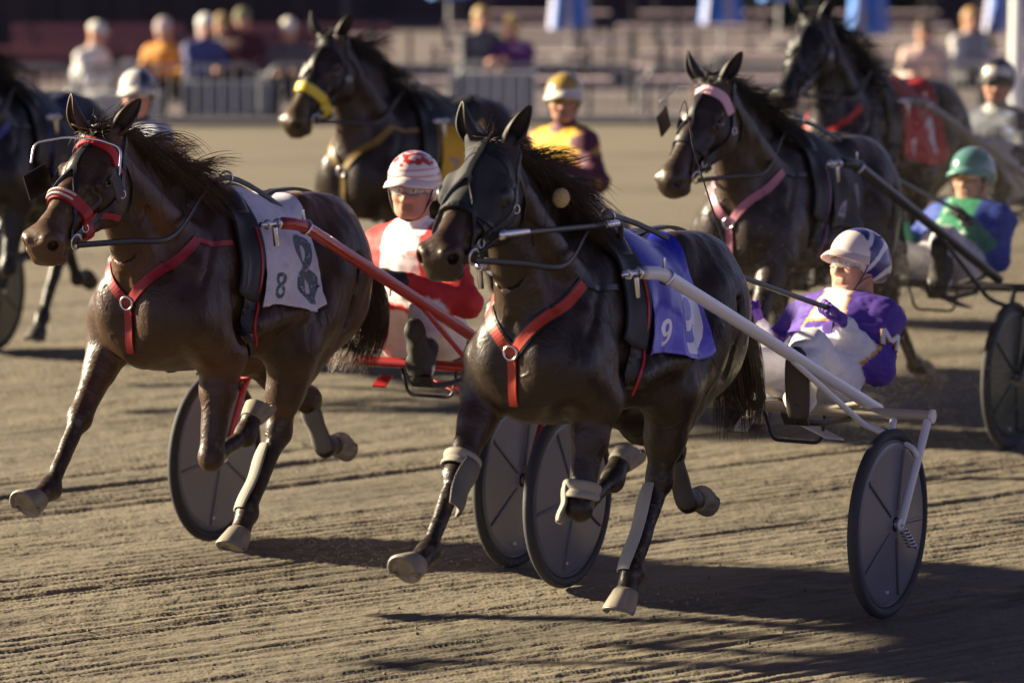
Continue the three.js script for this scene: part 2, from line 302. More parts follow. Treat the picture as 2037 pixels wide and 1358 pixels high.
function headFrame(o) { // o.poll, pitch (deg below level), yaw (deg to the horse's left), roll -> function (lat, u along nose, v out of the forehead)
  const e = new THREE.Matrix4().makeRotationFromEuler(new THREE.Euler((o.pitch) * Math.PI / 180, (o.yaw || 0) * Math.PI / 180, (o.roll || 0) * Math.PI / 180, 'YXZ'));
  const f = (lat0, u, v) => { const lat = lat0 * 1.12; const p = V(lat, v, u).applyMatrix4(e); return [o.poll[0] + p.x, o.poll[1] + p.y, o.poll[2] + p.z]; };
  const inv = e.clone().invert();
  f.inv = (x, y, z) => { const p = V(x - o.poll[0], y - o.poll[1], z - o.poll[2]).applyMatrix4(inv); return [p.x, p.z, p.y]; };
  f.dir = (lat, u, v) => { const p = V(lat, v, u).applyMatrix4(e); return [p.x, p.y, p.z]; };
  return f;
}
function horseBlob(o) {
  const B = new Blob(), d = o.d || [0, 0, 0], D = p => add(p, d), L = o.legs, H = headFrame(o);
  // trunk
  B.rc(D([0, 1.175, 1.43]), D([0, 1.165, 1.02]), 0.265, 0.290, 0.05, { sx: 0.82 });
  B.rc(D([0, 1.175, 1.02]), D([0, 1.225, 0.56]), 0.282, 0.205, 0.10, { sx: 0.86 });
  B.rc(D([0, 1.385, 1.36]), D([0, 1.375, 1.04]), 0.095, 0.10, 0.12, { sx: 0.7 });           // withers
  B.pair(s => {
    B.el(D([s * 0.118, 1.175, 0.50]), [0.152, 0.255, 0.23], 0.08);                           // haunch
    B.rc(D([s * 0.105, 1.13, 0.40]), D([s * 0.12, 0.98, 0.45]), 0.135, 0.115, 0.07);           // buttock
    B.rc(D([s * 0.10, 1.40, 0.66]), D([s * 0.09, 1.36, 0.40]), 0.065, 0.07, 0.10);             // croup
    B.el(D([s * 0.088, 1.115, 1.615]), [0.105, 0.165, 0.125], 0.030);                             // breast
    B.rc(D([s * 0.10, 1.36, 1.28]), D([s * 0.158, 1.10, 1.57]), 0.09, 0.100, 0.035, { sx: 0.75 });// shoulder
    B.el(D([s * 0.180, 1.10, 1.46]), [0.075, 0.15, 0.12], 0.035, { rot: 0.5 });                 // triceps
  });
  B.pair(s => {
    B.rc(D([s * 0.17, 1.26, 1.52]), D([s * 0.19, 1.02, 1.46]), 0.045, 0.06, 0.025, { sx: 0.9 });                  // long head of triceps
    B.rc(D([s * 0.14, 1.22, 1.54]), D([s * 0.15, 1.05, 1.60]), 0.055, 0.062, 0.02);                               // point of shoulder
    B.rc(D([s * 0.225, 1.02, 1.22]), D([s * 0.235, 1.06, 0.92]), 0.05, 0.05, 0.05);                                // ribs
    B.rc(D([s * 0.20, 1.26, 0.60]), D([s * 0.20, 1.02, 0.66]), 0.07, 0.07, 0.03);                                  // thigh front
    B.rc(D([s * 0.185, 1.25, 0.44]), D([s * 0.185, 0.98, 0.50]), 0.075, 0.065, 0.025);                             // thigh back
  });
  B.rc(D([0, 0.99, 1.60]), D([0, 0.965, 1.33]), 0.105, 0.11, 0.08);                             // sternum
  B.rc(D([0.0, 1.03, 0.78]), D([0, 1.08, 0.6]), 0.12, 0.12, 0.12);                             // flank
  // neck
  const cm = add(mixV(D([0, 1.40, 1.22]), H(0, -0.03, -0.06), 0.5), [0, 0.035, -0.035]), n0 = D([0, 1.225, 1.45]), n1 = H(0, 0.03, -0.115), throat = H(0, 0.05, -0.205);
  B.rc(n0, mixV(n0, n1, 0.5), 0.195, 0.128, 0.09, { sx: 0.55 });
  B.rc(mixV(n0, n1, 0.5), n1, 0.128, 0.095, 0.07, { sx: 0.56 });
  B.rc(D([0, 1.39, 1.24]), cm, 0.085, 0.062, 0.11, { sx: 0.55 });
  B.rc(cm, H(0, 0.0, -0.06), 0.062, 0.058, 0.09, { sx: 0.55 });
  B.rc(D([0, 1.17, 1.60]), throat, 0.085, 0.050, 0.08, { sx: 0.75 });
  B.pair(s => B.rc(D([s * 0.085, 1.18, 1.60]), add(throat, [s * 0.035, 0.0, -0.03]), 0.042, 0.026, 0.022, { sx: 0.8 }));  // neck muscle
  B.pair(s => B.rc(D([s * 0.122, 1.30, 1.41]), H(s * 0.06, 0.04, -0.12), 0.07, 0.045, 0.035, { sx: 0.55 }));
  // head
  const k = 0.04;
  B.rc(H(0, 0.07, -0.085), H(0, 0.28, -0.078), 0.098, 0.076, k, { sx: 0.84 });
  B.rc(H(0, 0.28, -0.078), H(0, 0.48, -0.07), 0.076, 0.058, k, { sx: 0.78 });
  B.el(H(0, 0.15, -0.05), 0.062, 0.05);
  B.pair(s => {
    B.el(H(s * 0.050, 0.150, -0.175), [0.044, 0.100, 0.098], 0.018);
    B.rc(H(s * 0.036, 0.18, -0.225), H(s * 0.018, 0.43, -0.140), 0.036, 0.028, 0.04);
    B.rc(H(s * 0.082, 0.155, -0.045), H(s * 0.085, 0.225, -0.055), 0.026, 0.022, 0.03);
    B.rc(H(s * 0.072, 0.26, -0.098), H(s * 0.052, 0.38, -0.085), 0.016, 0.012, 0.035);
    B.el(H(s * 0.040, 0.525, -0.058), [0.032, 0.034, 0.034], 0.035);
    B.rc(H(s * 0.05, 0.01, -0.03), H(s * 0.06, -0.005, 0.01), 0.034, 0.026, 0.04);
  });
  B.el(H(0, 0.505, -0.085), [0.058, 0.062, 0.06], 0.05);
  B.rc(H(-0.022, 0.535, -0.125), H(0.022, 0.535, -0.125), 0.032, 0.032, 0.03);
  B.rc(H(-0.018, 0.495, -0.158), H(0.018, 0.495, -0.158), 0.03, 0.03, 0.03);
  B.pair(s => {
    B.rc(H(s * 0.040, 0.525, -0.070), H(s * 0.070, 0.575, -0.045), 0.019, 0.017, 0.012, { sub: 1 });
    B.rc(H(s * 0.030, 0.545, -0.035), H(s * 0.052, 0.515, -0.035), 0.012, 0.010, 0.012);
    B.rc(H(s * 0.10, 0.19, -0.068), H(s * 0.105, 0.20, -0.07), 0.022, 0.022, 0.02, { sub: 1 });
    B.rc(H(s * 0.06, 0.43, -0.128), H(s * 0.035, 0.545, -0.138), 0.005, 0.005, 0.012, { sub: 1 });
  });
  // legs
  for (const n of ['RF', 'LF', 'RH', 'LH']) {
    const [e, kn, ft, co] = L[n], fore = n[1] === 'F', s = n[0] === 'L' ? 1 : -1;
    const back = norm(sub(add(kn, [0, 0, -1]), kn));
    if (fore) {
      B.rc(D([s * 0.155, 1.08, 1.575]), e, 0.100, 0.092, 0.04);
      const m = mixV(e, kn, 0.35);
      B.rc(e, m, 0.084, 0.060, 0.045); B.rc(m, kn, 0.060, 0.040, 0.04);
      B.rc(mixV(e, kn, 0.08), mixV(e, kn, 0.5), 0.062, 0.030, 0.02, { sx: 1.0 });
      B.el(kn, [0.047, 0.052, 0.048], 0.022);
    } else {
      const hip = D([s * 0.13, 1.17, 0.52]);
      B.rc(hip, e, 0.19, 0.115, 0.10, { sx: 0.85 });
      B.rc(D([s * 0.13, 1.02, 0.42]), mixV(e, kn, 0.55), 0.115, 0.058, 0.07);
      B.rc(e, mixV(e, kn, 0.5), 0.098, 0.064, 0.05); B.rc(mixV(e, kn, 0.5), kn, 0.064, 0.043, 0.04);
      // point of the hock lies behind the joint, away from the bend
      const bend = norm(sub(kn, mixV(e, ft, 0.5))), hk = add(kn, mul(bend, 0.035));
      B.el(kn, [0.046, 0.058, 0.058], 0.03);
      B.rc(add(hk, mul(norm(sub(e, kn)), 0.05)), hk, 0.026, 0.030, 0.03);
      B.rc(mixV(e, kn, 0.45), add(hk, mul(norm(sub(e, kn)), 0.05)), 0.025, 0.018, 0.025);
    }
    const ax = norm(sub(ft, kn)); let bk = norm(cross(cross(ax, [0, 0, -1]), ax)); if (!fore) bk = norm(cross(cross(ax, sub(kn, mixV(e, ft, 0.5))), ax));
    B.rc(kn, ft, fore ? 0.034 : 0.038, fore ? 0.026 : 0.028, 0.018);
    B.rc(add(mixV(kn, ft, 0.12), mul(bk, 0.026)), add(mixV(kn, ft, 0.92), mul(bk, 0.020)), 0.016, 0.015, 0.006);
    B.el(ft, [0.039, 0.041, 0.041], 0.018); B.el(add(ft, mul(bk, 0.022)), 0.026, 0.025);
    B.rc(ft, co, 0.033, 0.040, 0.03);
  }
  B.pair(s => {
    B.rc(D([s * 0.172, 1.40, 1.36]), D([s * 0.222, 1.20, 1.57]), 0.006, 0.006, 0.030, { sub: 1 });   // in front of the shoulder
    B.rc(D([s * 0.250, 1.25, 1.34]), D([s * 0.245, 0.99, 1.35]), 0.008, 0.010, 0.040, { sub: 1 });   // behind the triceps
    B.rc(D([s * 0.285, 1.22, 0.52]), D([s * 0.255, 0.96, 0.58]), 0.010, 0.008, 0.035, { sub: 1 });   // down the thigh
    B.rc(D([s * 0.26, 1.18, 0.74]), D([s * 0.24, 1.00, 0.80]), 0.012, 0.012, 0.050, { sub: 1 });     // flank
    B.rc(D([s * 0.12, 1.22, 1.62]), add(throat, [s * 0.075, 0.01, -0.045]), 0.006, 0.005, 0.022, { sub: 1 }); // jugular groove
  });
  B.rc(D([0, 1.24, 1.74]), D([0, 1.00, 1.76]), 0.008, 0.010, 0.035, { sub: 1 });
  B.H = H; B.D = D; return B;
}
function hoofGeo(co, axis, toe, r = 1) {
  const a = norm(axis), t = norm(sub(toe, mul(a, dot(toe, a)))), s = cross(a, t), rings = [[-0.012, 0.040, 0.040, 0], [0.0, 0.046, 0.047, 0.004], [0.035, 0.052, 0.056, 0.014], [0.078, 0.058, 0.066, 0.027], [0.083, 0.054, 0.062, 0.027], [0.080, 0.040, 0.044, 0.027], [0.070, 0.03, 0.03, 0.02]], S = 20, pos = [], idx = [];
  for (const [h, w, l, f] of rings) for (let j = 0; j < S; j++) { const q = j / S * Math.PI * 2, c = Math.cos(q); pos.push(...add(co, add(mul(a, (h - (c < -0.2 ? h * 0.25 : 0)) * r), add(mul(s, Math.sin(q) * w * r), mul(t, (c * l + f) * r))))); }
  for (let i = 0; i < rings.length - 1; i++) for (let j = 0; j < S; j++) { const p = i * S + j, q = i * S + (j + 1) % S; idx.push(p, q, p + S, q, q + S, p + S); }
  const c0 = pos.length / 3; pos.push(...co, ...add(co, mul(a, 0.066 * r)));
  for (let j = 0; j < S; j++) idx.push(c0, (j + 1) % S, j, c0 + 1, (rings.length - 1) * S + j, (rings.length - 1) * S + (j + 1) % S);
  return geoOf(pos, idx);
}
// thin tapered hair strands, 3-sided
function hair(list) {
  const pos = [], idx = [];
  for (const { pts, r } of list) {
    const n = pts.length, o = pos.length / 3;
    for (let i = 0; i < n; i++) { const t = norm(sub(pts[Math.min(i + 1, n - 1)], pts[Math.max(0, i - 1)])), s = norm(cross(t, [0.3, 0.2, 1])), b = cross(t, s), q = r * (1 - 0.85 * Math.pow(i / (n - 1), 1.5)); for (let j = 0; j < 3; j++) { const a = j * 2.094; pos.push(...add(pts[i], add(mul(s, Math.cos(a) * q), mul(b, Math.sin(a) * q)))); } }
    for (let i = 0; i < n - 1; i++) for (let j = 0; j < 3; j++) { const a = o + i * 3 + j, b = o + i * 3 + (j + 1) % 3; idx.push(a, b, a + 3, b, b + 3, a + 3); }
  }
  return geoOf(pos, idx);
}
function strands(n, from, vel, L, o = {}) { // each strand starts at from() and follows a velocity that is turned by gravity and wind
  const out = [];
  for (let i = 0; i < n; i++) {
    const u = rnd(), [p0, d0] = from(u), pts = [p0]; let v = norm(add(d0, [rr(-1, 1) * (o.spread ?? 0.25), rr(-1, 1) * (o.spread ?? 0.25), rr(-1, 1) * (o.spread ?? 0.25)])), p = p0;
    const l = L(u) * rr(0.6, 1.15), S = 8, ph = rnd() * 6.28, w = rr(0.05, 0.2) * (o.wave ?? 1);
    for (let s = 0; s < S; s++) { v = norm(add(v, mul(vel(u), 0.34))); p = add(p, add(mul(v, l / S), [Math.sin(ph + s * 1.1) * l * 0.02 * w * 5, Math.cos(ph + s * 0.9) * l * 0.015 * w * 5, 0])); pts.push(p); }
    out.push({ pts, r: o.r || 0.003 });
  }
  return out;
}
function earGeo(base, tip, open, w = 0.033) { // a cupped leaf of skin with thickness
  const ax = sub(tip, base), o0 = norm(sub(open, mul(norm(ax), dot(open, norm(ax))))), s = cross(norm(ax), o0), pts = [];
  for (let i = 0; i <= 12; i++) {
    const t = i / 12, W = w * Math.pow(Math.sin(Math.PI * clamp(0.22 + 0.78 * t, 0, 1)), 0.7) * (1 - 0.25 * t), row = [];
    for (let j = 0; j <= 12; j++) { const a = (j / 12 - 0.5) * mix(5.2, 3.2, t); row.push(add(add(base, mul(ax, t)), add(mul(s, Math.sin(a) * W), mul(o0, (-Math.cos(a) + 0.2) * W * 0.9 + 0.02 * Math.sin(t * 2.5))))); }
    pts.push(row);
  }
  return sheet(pts, -0.005);
}
// a cloth over the back: z0..z1, hanging arc length Lz from the spine on one side (s = 1 left, -1 right)
function drape(B, z0, z1, L0, L1, s, off, th, start = 0, wr = 1, sl0 = 0, sl1 = 0) {
  const pts = [], nu = 18, nv = 22, yc = 1.12 + (B.D([0, 0, 0])[1]);
  for (let u = 0; u <= nu; u++) {
    const zt = mix(z0, z1, u / nu), sl = mix(sl0, sl1, u / nu), prof = []; let xm = 0;
    for (let a = 0; a <= 118; a += 4) {
      const q = a * Math.PI / 180, dx = Math.sin(q), dy = Math.cos(q), z = zt + sl * Math.min(1, a / 95); let r = 0.62;
      for (let k = 0; k < 24; k++) { const d = B.at(s * dx * r, yc + dy * r, z) - off; if (d < 0.001) break; r -= d * 0.8; }
      let p = [dx * r, yc + dy * r, z]; if (p[0] < xm) p[0] = xm; xm = Math.max(xm, p[0]); prof.push(p);
    }
    let acc = [0]; for (let i = 1; i < prof.length; i++) acc.push(acc[i - 1] + len(sub(prof[i], prof[i - 1])));
    const T = mix(L0, L1, u / nu), row = [];
    for (let v = 0; v <= nv; v++) {
      const l = mix(start, T, v / nv); let i = 1; while (i < acc.length - 1 && acc[i] < l) i++;
      let p = mixV(prof[i - 1], prof[i], (l - acc[i - 1]) / (acc[i] - acc[i - 1]));
      const low = sstep(0.35, 1, v / nv), w = 1.6 * wr * low * (0.010 * Math.sin(zt * 34 + l * 6) + 0.006 * Math.sin(zt * 71 - l * 9) + 0.004 * nz(zt * 30, l * 30, 2) + 0.008);
      row.push([s * (p[0] + w), p[1], p[2]]);
    }
    pts.push(row);
  }
  return sheet(pts, (s > 0 ? -1 : 1) * th, (u, v) => [s > 0 ? 1 - u : u, 1 - v]);
}
const HARNESS = mat([0.012, 0.012, 0.014], 0.38), STEEL = mat([0.62, 0.62, 0.65], 0.25, { metalness: 1 }), BRASS = mat([0.45, 0.33, 0.14], 0.35, { metalness: 1 });
const EYE = new THREE.MeshPhysicalMaterial({ color: lin(0.008, 0.005, 0.003), roughness: 0.05, clearcoat: 1 });
const ring = (c, r, t, n = [1, 0, 0]) => { const g = new THREE.TorusGeometry(r, t, 8, 20); g.applyQuaternion(new THREE.Quaternion().setFromUnitVectors(V(0, 0, 1), V(...norm(n)))); g.translate(...c); return g; };
function legBoot(a, b, ra, rb, front, arc, th = 0.008) { // shell round the front (or side) of a leg
  const ax = norm(sub(b, a)), f = norm(sub(front, mul(ax, dot(front, ax)))), s = cross(ax, f), pts = [];
  for (let i = 0; i <= 12; i++) { const t = i / 12, row = [], q = arc * (0.8 + 0.2 * Math.sin(t * Math.PI)), R = mix(ra, rb, t) + 0.004 * Math.sin(t * 9); for (let j = 0; j <= 14; j++) { const al = (j / 14 - 0.5) * q; row.push(add(mixV(a, b, t), add(mul(f, Math.cos(al) * R), mul(s, Math.sin(al) * R)))); } pts.push(row); }
  return sheet(pts, th);
}
const COAT = (() => { // short hair lying down and back
  const N = 512, d = new Uint8Array(N * N * 4);
  const t2 = (u, v, fx, fy, z) => { const a = u * fx, b = v * fy; return (nz(a, b, z) * (1 - u) + nz(a - fx, b, z) * u) * (1 - v) + (nz(a, b - fy, z) * (1 - u) + nz(a - fx, b - fy, z) * u) * v; };
  for (let j = 0; j < N; j++) for (let i = 0; i < N; i++) { const u = i / N, v = j / N, wv = t2(u, v, 9, 6, 12), vein = Math.max(0, 1 - Math.abs(t2(u, v, 7, 4, 15) + 0.12 * wv) * 16) * sstep(-0.1, 0.25, t2(u, v, 4, 4, 19)), s = 0.4 * t2(u, v, 150, 40, 3) + 0.4 * t2(u, v, 60, 22, 8) + 0.45 * t2(u, v, 20, 12, 5) + 0.9 * vein - 0.2, k = (j * N + i) * 4; d[k] = d[k + 1] = d[k + 2] = clamp(128 + 140 * s, 0, 255); d[k + 3] = 255; }
  const t = new THREE.DataTexture(d, N, N); t.wrapS = t.wrapT = THREE.RepeatWrapping; t.magFilter = THREE.LinearFilter; t.minFilter = THREE.LinearMipmapLinearFilter; t.generateMipmaps = true; t.needsUpdate = true; return t;
})();
function makeHorse(R, o) {
  const g = thing(o.name || 'trotting_horse', o.label, 'horse', R, [0, 0, 1.05], 'horses racing in harness'), B = horseBlob(o), H = B.H, D = B.D, h = o.cell || 0.0092;
  const coat = o.coat, pts = o.points, leg = o.legs;
  const colour = (x, y, z) => { // coat with darker points on the lower legs and a grain of its own
    let p = 0;
    for (const n in leg) { const [e, kn, ft] = leg[n]; const ab = sub(ft, kn), t = dot(sub([x, y, z], kn), ab) / dot(ab, ab), q = add(kn, mul(ab, clamp(t, -0.2, 1.5))); if (len(sub([x, y, z], q)) < 0.09) p = Math.max(p, sstep(-0.25, 0.15, t + 0.15 * nz(x * 20, y * 20, z * 20))); }
    const n = 1 + 0.28 * nz(x * 6, y * 6, z * 6) + 0.16 * nz(x * 26, y * 26, z * 26) + 0.10 * nz(x * 90, y * 30, z * 90);
    let c = mul(mixV(coat, pts, p), n); c = mixV(c, [c[0] * 1.7, c[1] * 1.55, c[2] * 1.4], sstep(0.05, 0.55, nz(x * 3.1, y * 3.1, z * 3.1) + 0.3 * nz(x * 12, y * 12, z * 12)));
    if (p > 0.3) c = mixV(c, [0.12, 0.10, 0.072], 0.55 * sstep(0.18, 0.6, nz(x * 34, y * 34, z * 34) + 0.5 * nz(x * 90, y * 90, z * 90)));
    if (o.muzzle) { const m = H(0, 0.46, -0.06), q = len(sub([x, y, z], m)); c = mixV(o.muzzle, c, sstep(0.06, 0.17, q + 0.03 * nz(x * 18, y * 18, z * 18))); }
    return c;
  };
  const warp = (x, y, z) => 0.0030 * nz(x * 11, y * 11, z * 11) + 0.0022 * nz(x * 14, y * 7, z * 30) + 0.0013 * nz(x * 31, y * 22, z * 45) + 0.0017 * Math.sin((z + 0.25 * y) * 108) * sstep(0.13, 0.19, Math.abs(x)) * sstep(0.70, 0.82, z) * (1 - sstep(1.16, 1.26, z)) * sstep(0.92, 1.0, y) * (1 - sstep(1.22, 1.34, y));
  let geo;
  if (o.headCell) {
    const cut = (x, y, z) => { const p = H.inv(x, y, z); return p[1] - 0.02 + 0.35 * (p[2] + 0.1); }, C = new Blob(), c = H(0, 0.25, -0.1);
    C.p = B.p.filter(q => { const b = B.box(q, 0); return [0, 1, 2].every(i => b[0][i] < c[i] + 0.42 && b[1][i] > c[i] - 0.42); });
    geo = merge([B.mesh(h, colour, warp, (x, y, z) => len(sub([x, y, z], c)) < 0.375 ? cut(x, y, z) : -1), C.mesh(o.headCell, colour, warp, (x, y, z) => Math.max(-0.012 - cut(x, y, z), len(sub([x, y, z], c)) - 0.37))]);
  } else geo = B.mesh(h, colour, warp);
  { const p = geo.attributes.position, uv = new Float32Array(p.count * 2); for (let i = 0; i < p.count; i++) { uv[i * 2] = (p.getZ(i) + 0.35 * p.getX(i)) * 2.2; uv[i * 2 + 1] = (p.getY(i) + 0.2 * p.getX(i)) * 2.2; } geo.setAttribute('uv', new THREE.BufferAttribute(uv, 2)); }
  const body = part(g, 'body', geo, vmat(o.gloss ?? 0.42, { specularIntensity: o.spec ?? 0.7, sheen: 0.15, sheenRoughness: 0.4, sheenColor: lin(0.03 + coat[0], 0.025 + coat[1], 0.02 + coat[2]), bumpMap: COAT, bumpScale: 0.0042 }));
  const hornM = vmat(0.75);
  for (const n in leg) { const [, , ft, co, ax] = leg[n]; const toe = n[1] === 'F' ? [0, 0.7, 0.7] : [0, 0.5, 0.85]; part(g, 'hoof', paint(hoofGeo(co, ax, dot(ax, [0, 0, 1]) < -0.3 ? [0, -1, -0.2] : toe, 1.0), (x, y, z) => mul(o.horn || [0.23, 0.20, 0.155], 1 + 0.35 * nz(x * 25, y * 60, z * 25) + 0.4 * nz(x * 90, y * 90, z * 90))), hornM); }
  if (o.headCell) for (const n in leg) { const [, , , co, ax] = leg[n], a = norm(ax), tv = dot(ax, [0, 0, 1]) < -0.3 ? [0, -1, -0.2] : n[1] === 'F' ? [0, 0.7, 0.7] : [0, 0.5, 0.85], t = norm(sub(tv, mul(a, dot(tv, a)))), sd = cross(a, t), P = []; for (let i = 0; i <= 16; i++) { const q = (i / 16 - 0.5) * 4.6, c = Math.cos(q), d = 0.083 - (c < -0.2 ? 0.020 : 0); P.push(add(co, add(mul(a, d), add(mul(sd, Math.sin(q) * 0.050), mul(t, c * 0.057 + 0.027))))); } part(g, 'shoe', pipe(P, 0.008, 6, 0.55, a), mat([0.20, 0.19, 0.18], 0.5, { metalness: 0.7 })); }
  const skinM = vmat(0.6);
  for (const s of [1, -1]) {
    const b = H(s * 0.058, 0.0, 0.01), t = add(b, o.ears ? o.ears[s > 0 ? 0 : 1] : [s * 0.07, 0.125, -0.03]);
    part(g, 'ear', paint(earGeo(b, t, norm(add(H.dir(0, 0.8, 0.5), [s * 0.55, 0, 0]))), (x, y, z) => mul(coat, 0.9 + 0.3 * nz(x * 40, y * 40, z * 40))), skinM);
    const e = new THREE.SphereGeometry(0.021, 16, 12); e.translate(...H(s * 0.088, 0.192, -0.066)); part(g, 'eye', e, EYE);
  }
  // mane, forelock, tail
  reseed(o.seed || 7);
  const crest = u => { const a = D([0, 1.49, 1.24]), m = add(mixV(D([0, 1.40, 1.22]), H(0, -0.03, -0.06), 0.5), [0, 0.12, -0.06]), b = H(0, -0.03, 0.0); const t = 1 - u; return [mix(mix(a[0], m[0], t), mix(m[0], b[0], t), t), mix(mix(a[1], m[1], t), mix(m[1], b[1], t), t), mix(mix(a[2], m[2], t), mix(m[2], b[2], t), t)]; };
  const hairM = vmat(0.5, { sheen: 0.5, sheenColor: lin(...mul(o.hair, 4)) });
  const tint = (x, y, z) => mul(o.hair, 1 + 0.9 * nz(x * 60, y * 60, z * 60) + 0.3 * nz(x * 9, y * 9, z * 9));
  { // the mane in locks that blow back and curl
    const list = [], locks = o.locks || 85, per = Math.round((o.maneN || 900) / 30);
    for (let i = 0; i < locks; i++) {
      const u = (i + rnd()) / locks, c = crest(u), fly = rnd() < 0.16, W = fly ? [0.1, -0.12, -0.6] : (o.maneWind || [0.16, -0.62, -0.62]), U = fly ? [0.2, 0.6, -0.5] : (o.maneUp || [0.5, 0.12, -0.6]), d0 = norm(add(U, [rr(-0.35, 0.55), rr(-0.5, 0.45), rr(-0.4, 0.3)])), L = mix(0.15, 0.27, Math.sin(u * 3)) * rr(0.6, 1.4) * (fly ? 0.9 : 1) * (o.maneL || 1), w = add(W, [rr(-0.35, 0.35), rr(-0.45, 0.25), rr(-0.25, 0.25)]), cu = rr(-1, 1), ph = rr(0, 6);
      for (let k = 0; k < per; k++) {
        let p = add(c, [rr(-0.02, 0.02), rr(-0.03, 0.0), rr(-0.016, 0.016)]), v = norm(add(d0, [rr(-0.16, 0.16), rr(-0.16, 0.16), rr(-0.16, 0.16)])); const l = L * rr(0.65, 1.1), pts = [p], fr = rr(0.6, 1.4), S = 10;
        for (let q = 1; q <= S; q++) { v = norm(add(v, mul(w, 0.26 + 0.02 * q))); const t = q / S; p = add(p, add(mul(v, l / S), [Math.sin(ph + t * 5 * cu + k * 0.02) * l * 0.022 * fr, Math.cos(ph + t * 4.4 * cu) * l * 0.022 * fr, rr(-1, 1) * l * 0.004])); pts.push(p); }
        list.push({ pts, r: rr(0.0011, 0.0021) });
      }
    }
    part(g, 'mane', paint(hair(list), tint), hairM);
  }
  if (o.forelock !== 0) part(g, 'forelock', paint(hair(strands(o.forelock || 90, () => [H(rr(-0.03, 0.03), rr(-0.03, 0.03), 0.01), H.dir(rr(-0.4, 0.4), 0.3, 0.7)], () => [0.1, -0.35, -0.7], () => 0.11, { r: 0.0018, spread: 0.5 })), tint), hairM);
  const T = (o.tail || [[0, 1.36, 0.27], [0, 1.30, 0.14], [0.02, 1.05, 0.02], [0.04, 0.82, -0.03], [0.06, 0.62, 0.02]]).map(D), tc = new THREE.CatmullRomCurve3(T.map(p => V(...p)));
  part(g, 'tail', paint(hair([...Array(o.tailN || 1100)].map(() => { const a = rr(0, 6.28), q = Math.sqrt(rnd()), s0 = rr(0, 0.25), s1 = rr(0.65, 1), pts = []; for (let i = 0; i <= 9; i++) { const t = mix(s0, s1, i / 9), c = tc.getPoint(t), w = 0.018 + 0.085 * Math.sin(Math.min(t * 1.5, 1) * 1.6); pts.push([c.x + Math.cos(a) * q * w + 0.006 * Math.sin(i + a * 5), c.y + 0.01 * Math.sin(i * 0.7 + a), c.z + Math.sin(a) * q * w + 0.008 * Math.cos(i * 0.8 + a * 3)]); } return { pts, r: 0.0022 }; })), tint), hairM);
  g.B = B; g.o = o; return g;
}
// harness shared by all: girth, back strap, breast collar, saddle pad, number cloth
function harness(g, o) {
  const B = g.B, H = B.H, D = B.D;
  const col = mat(o.collar, 0.45), S = s => [...s].map(D);
  const v = o.vee || [0.0, 1.14, 1.76], top = o.veeTop || [0.17, 1.37, 1.50];
  const bc = part(g, 'breast_collar', merge([strap(B, S([top, [0.14, 1.30, 1.60], [0.07, 1.22, 1.70], v]), 0.036, 0.004), strap(B, S([[-top[0], top[1], top[2]], [-0.14, 1.30, 1.60], [-0.07, 1.22, 1.70], v]), 0.036, 0.004)]), col);
  if (o.collarEdge) part(g, 'collar_edge', merge([strap(B, S([top, [0.14, 1.30, 1.60], [0.07, 1.22, 1.70], v]), 0.052, 0.002), strap(B, S([[-top[0], top[1], top[2]], [-0.14, 1.30, 1.60], [-0.07, 1.22, 1.70], v]), 0.052, 0.002)]), HARNESS, bc);
  part(g, 'chest_strap', strap(B, S([v, [0, 1.06, 1.76], [0, 0.96, 1.70]]), 0.030, 0.004), col, bc);
  const [rp, rn] = B.snap(D(v), 0.012); part(g, 'ring', ring(rp, 0.024, 0.0045, rn), STEEL, bc);
  part(g, 'trace_strap', strap(B, S([top, [0.22, 1.36, 1.40], [0.25, 1.36, 1.30]]), 0.020, 0.004), o.traceColour ? mat(o.traceColour, 0.45) : HARNESS, bc);
  // saddle pad with girth
  const pad = part(g, 'saddle_pad', merge([1, -1].map(s => drape(B, 1.06 + D([0, 0, 0])[2], 1.20 + D([0, 0, 0])[2], 0.56, 0.50, s, 0.012, 0.012, 0, 0.2, 0.17, 0.17))), mat([0.012, 0.012, 0.014], 0.55));
  const gl = s => S([[s * 0.10, 1.46, 1.13], [s * 0.26, 1.25, 1.24], [s * 0.25, 1.0, 1.31], [s * 0.06, 0.84, 1.33]]);
  part(g, 'girth', merge([1, -1].map(s => strap(B, gl(s), 0.060, 0.008, 30, 0.016))), HARNESS, pad);
  part(g, 'girth_trim', strap(B, S([[0.20, 1.38, 1.155], [0.262, 1.25, 1.195], [0.26, 1.1, 1.235], [0.23, 0.96, 1.265]]), 0.009, 0.004, 26, 0.027), o.trim ? mat(o.trim, 0.4) : col, pad);
  part(g, 'saddle_tree', pipe(spline(S([[0.15, 1.43, 1.15], [0.09, 1.505, 1.14], [0, 1.525, 1.14], [-0.09, 1.505, 1.14], [-0.15, 1.43, 1.15]]), 16), 0.035, 10, 0.5), HARNESS, pad);
  for (const s of [1, -1]) part(g, 'terret', ring(D([s * 0.07, 1.565, 1.14]), 0.024, 0.005, [0.3, 0, 1]), STEEL, pad);
  part(g, 'check_hook', pipe(S([[0, 1.53, 1.13], [0, 1.585, 1.14], [0, 1.60, 1.17]]), 0.007, 6), STEEL, pad);
  part(g, 'back_strap', strap(B, S([[0, 1.51, 1.08], [0, 1.47, 0.9], [0, 1.46, 0.62], [0, 1.40, 0.34]]), 0.03, 0.008, 28, 0.016), HARNESS);
  if (o.cloth) {
    const [z0, z1, l0, l1, st] = o.clothAt || [0.70, 1.05, 0.57, 0.58, 0.03], dz = D([0, 0, 0])[2];
    for (const s of [1, -1]) part(g, 'number_cloth', drape(B, z0 + dz, z1 + dz, l0, l1, s, 0.012, 0.004, st, 1, 0.09, 0.18), o.cloth);
  }
}
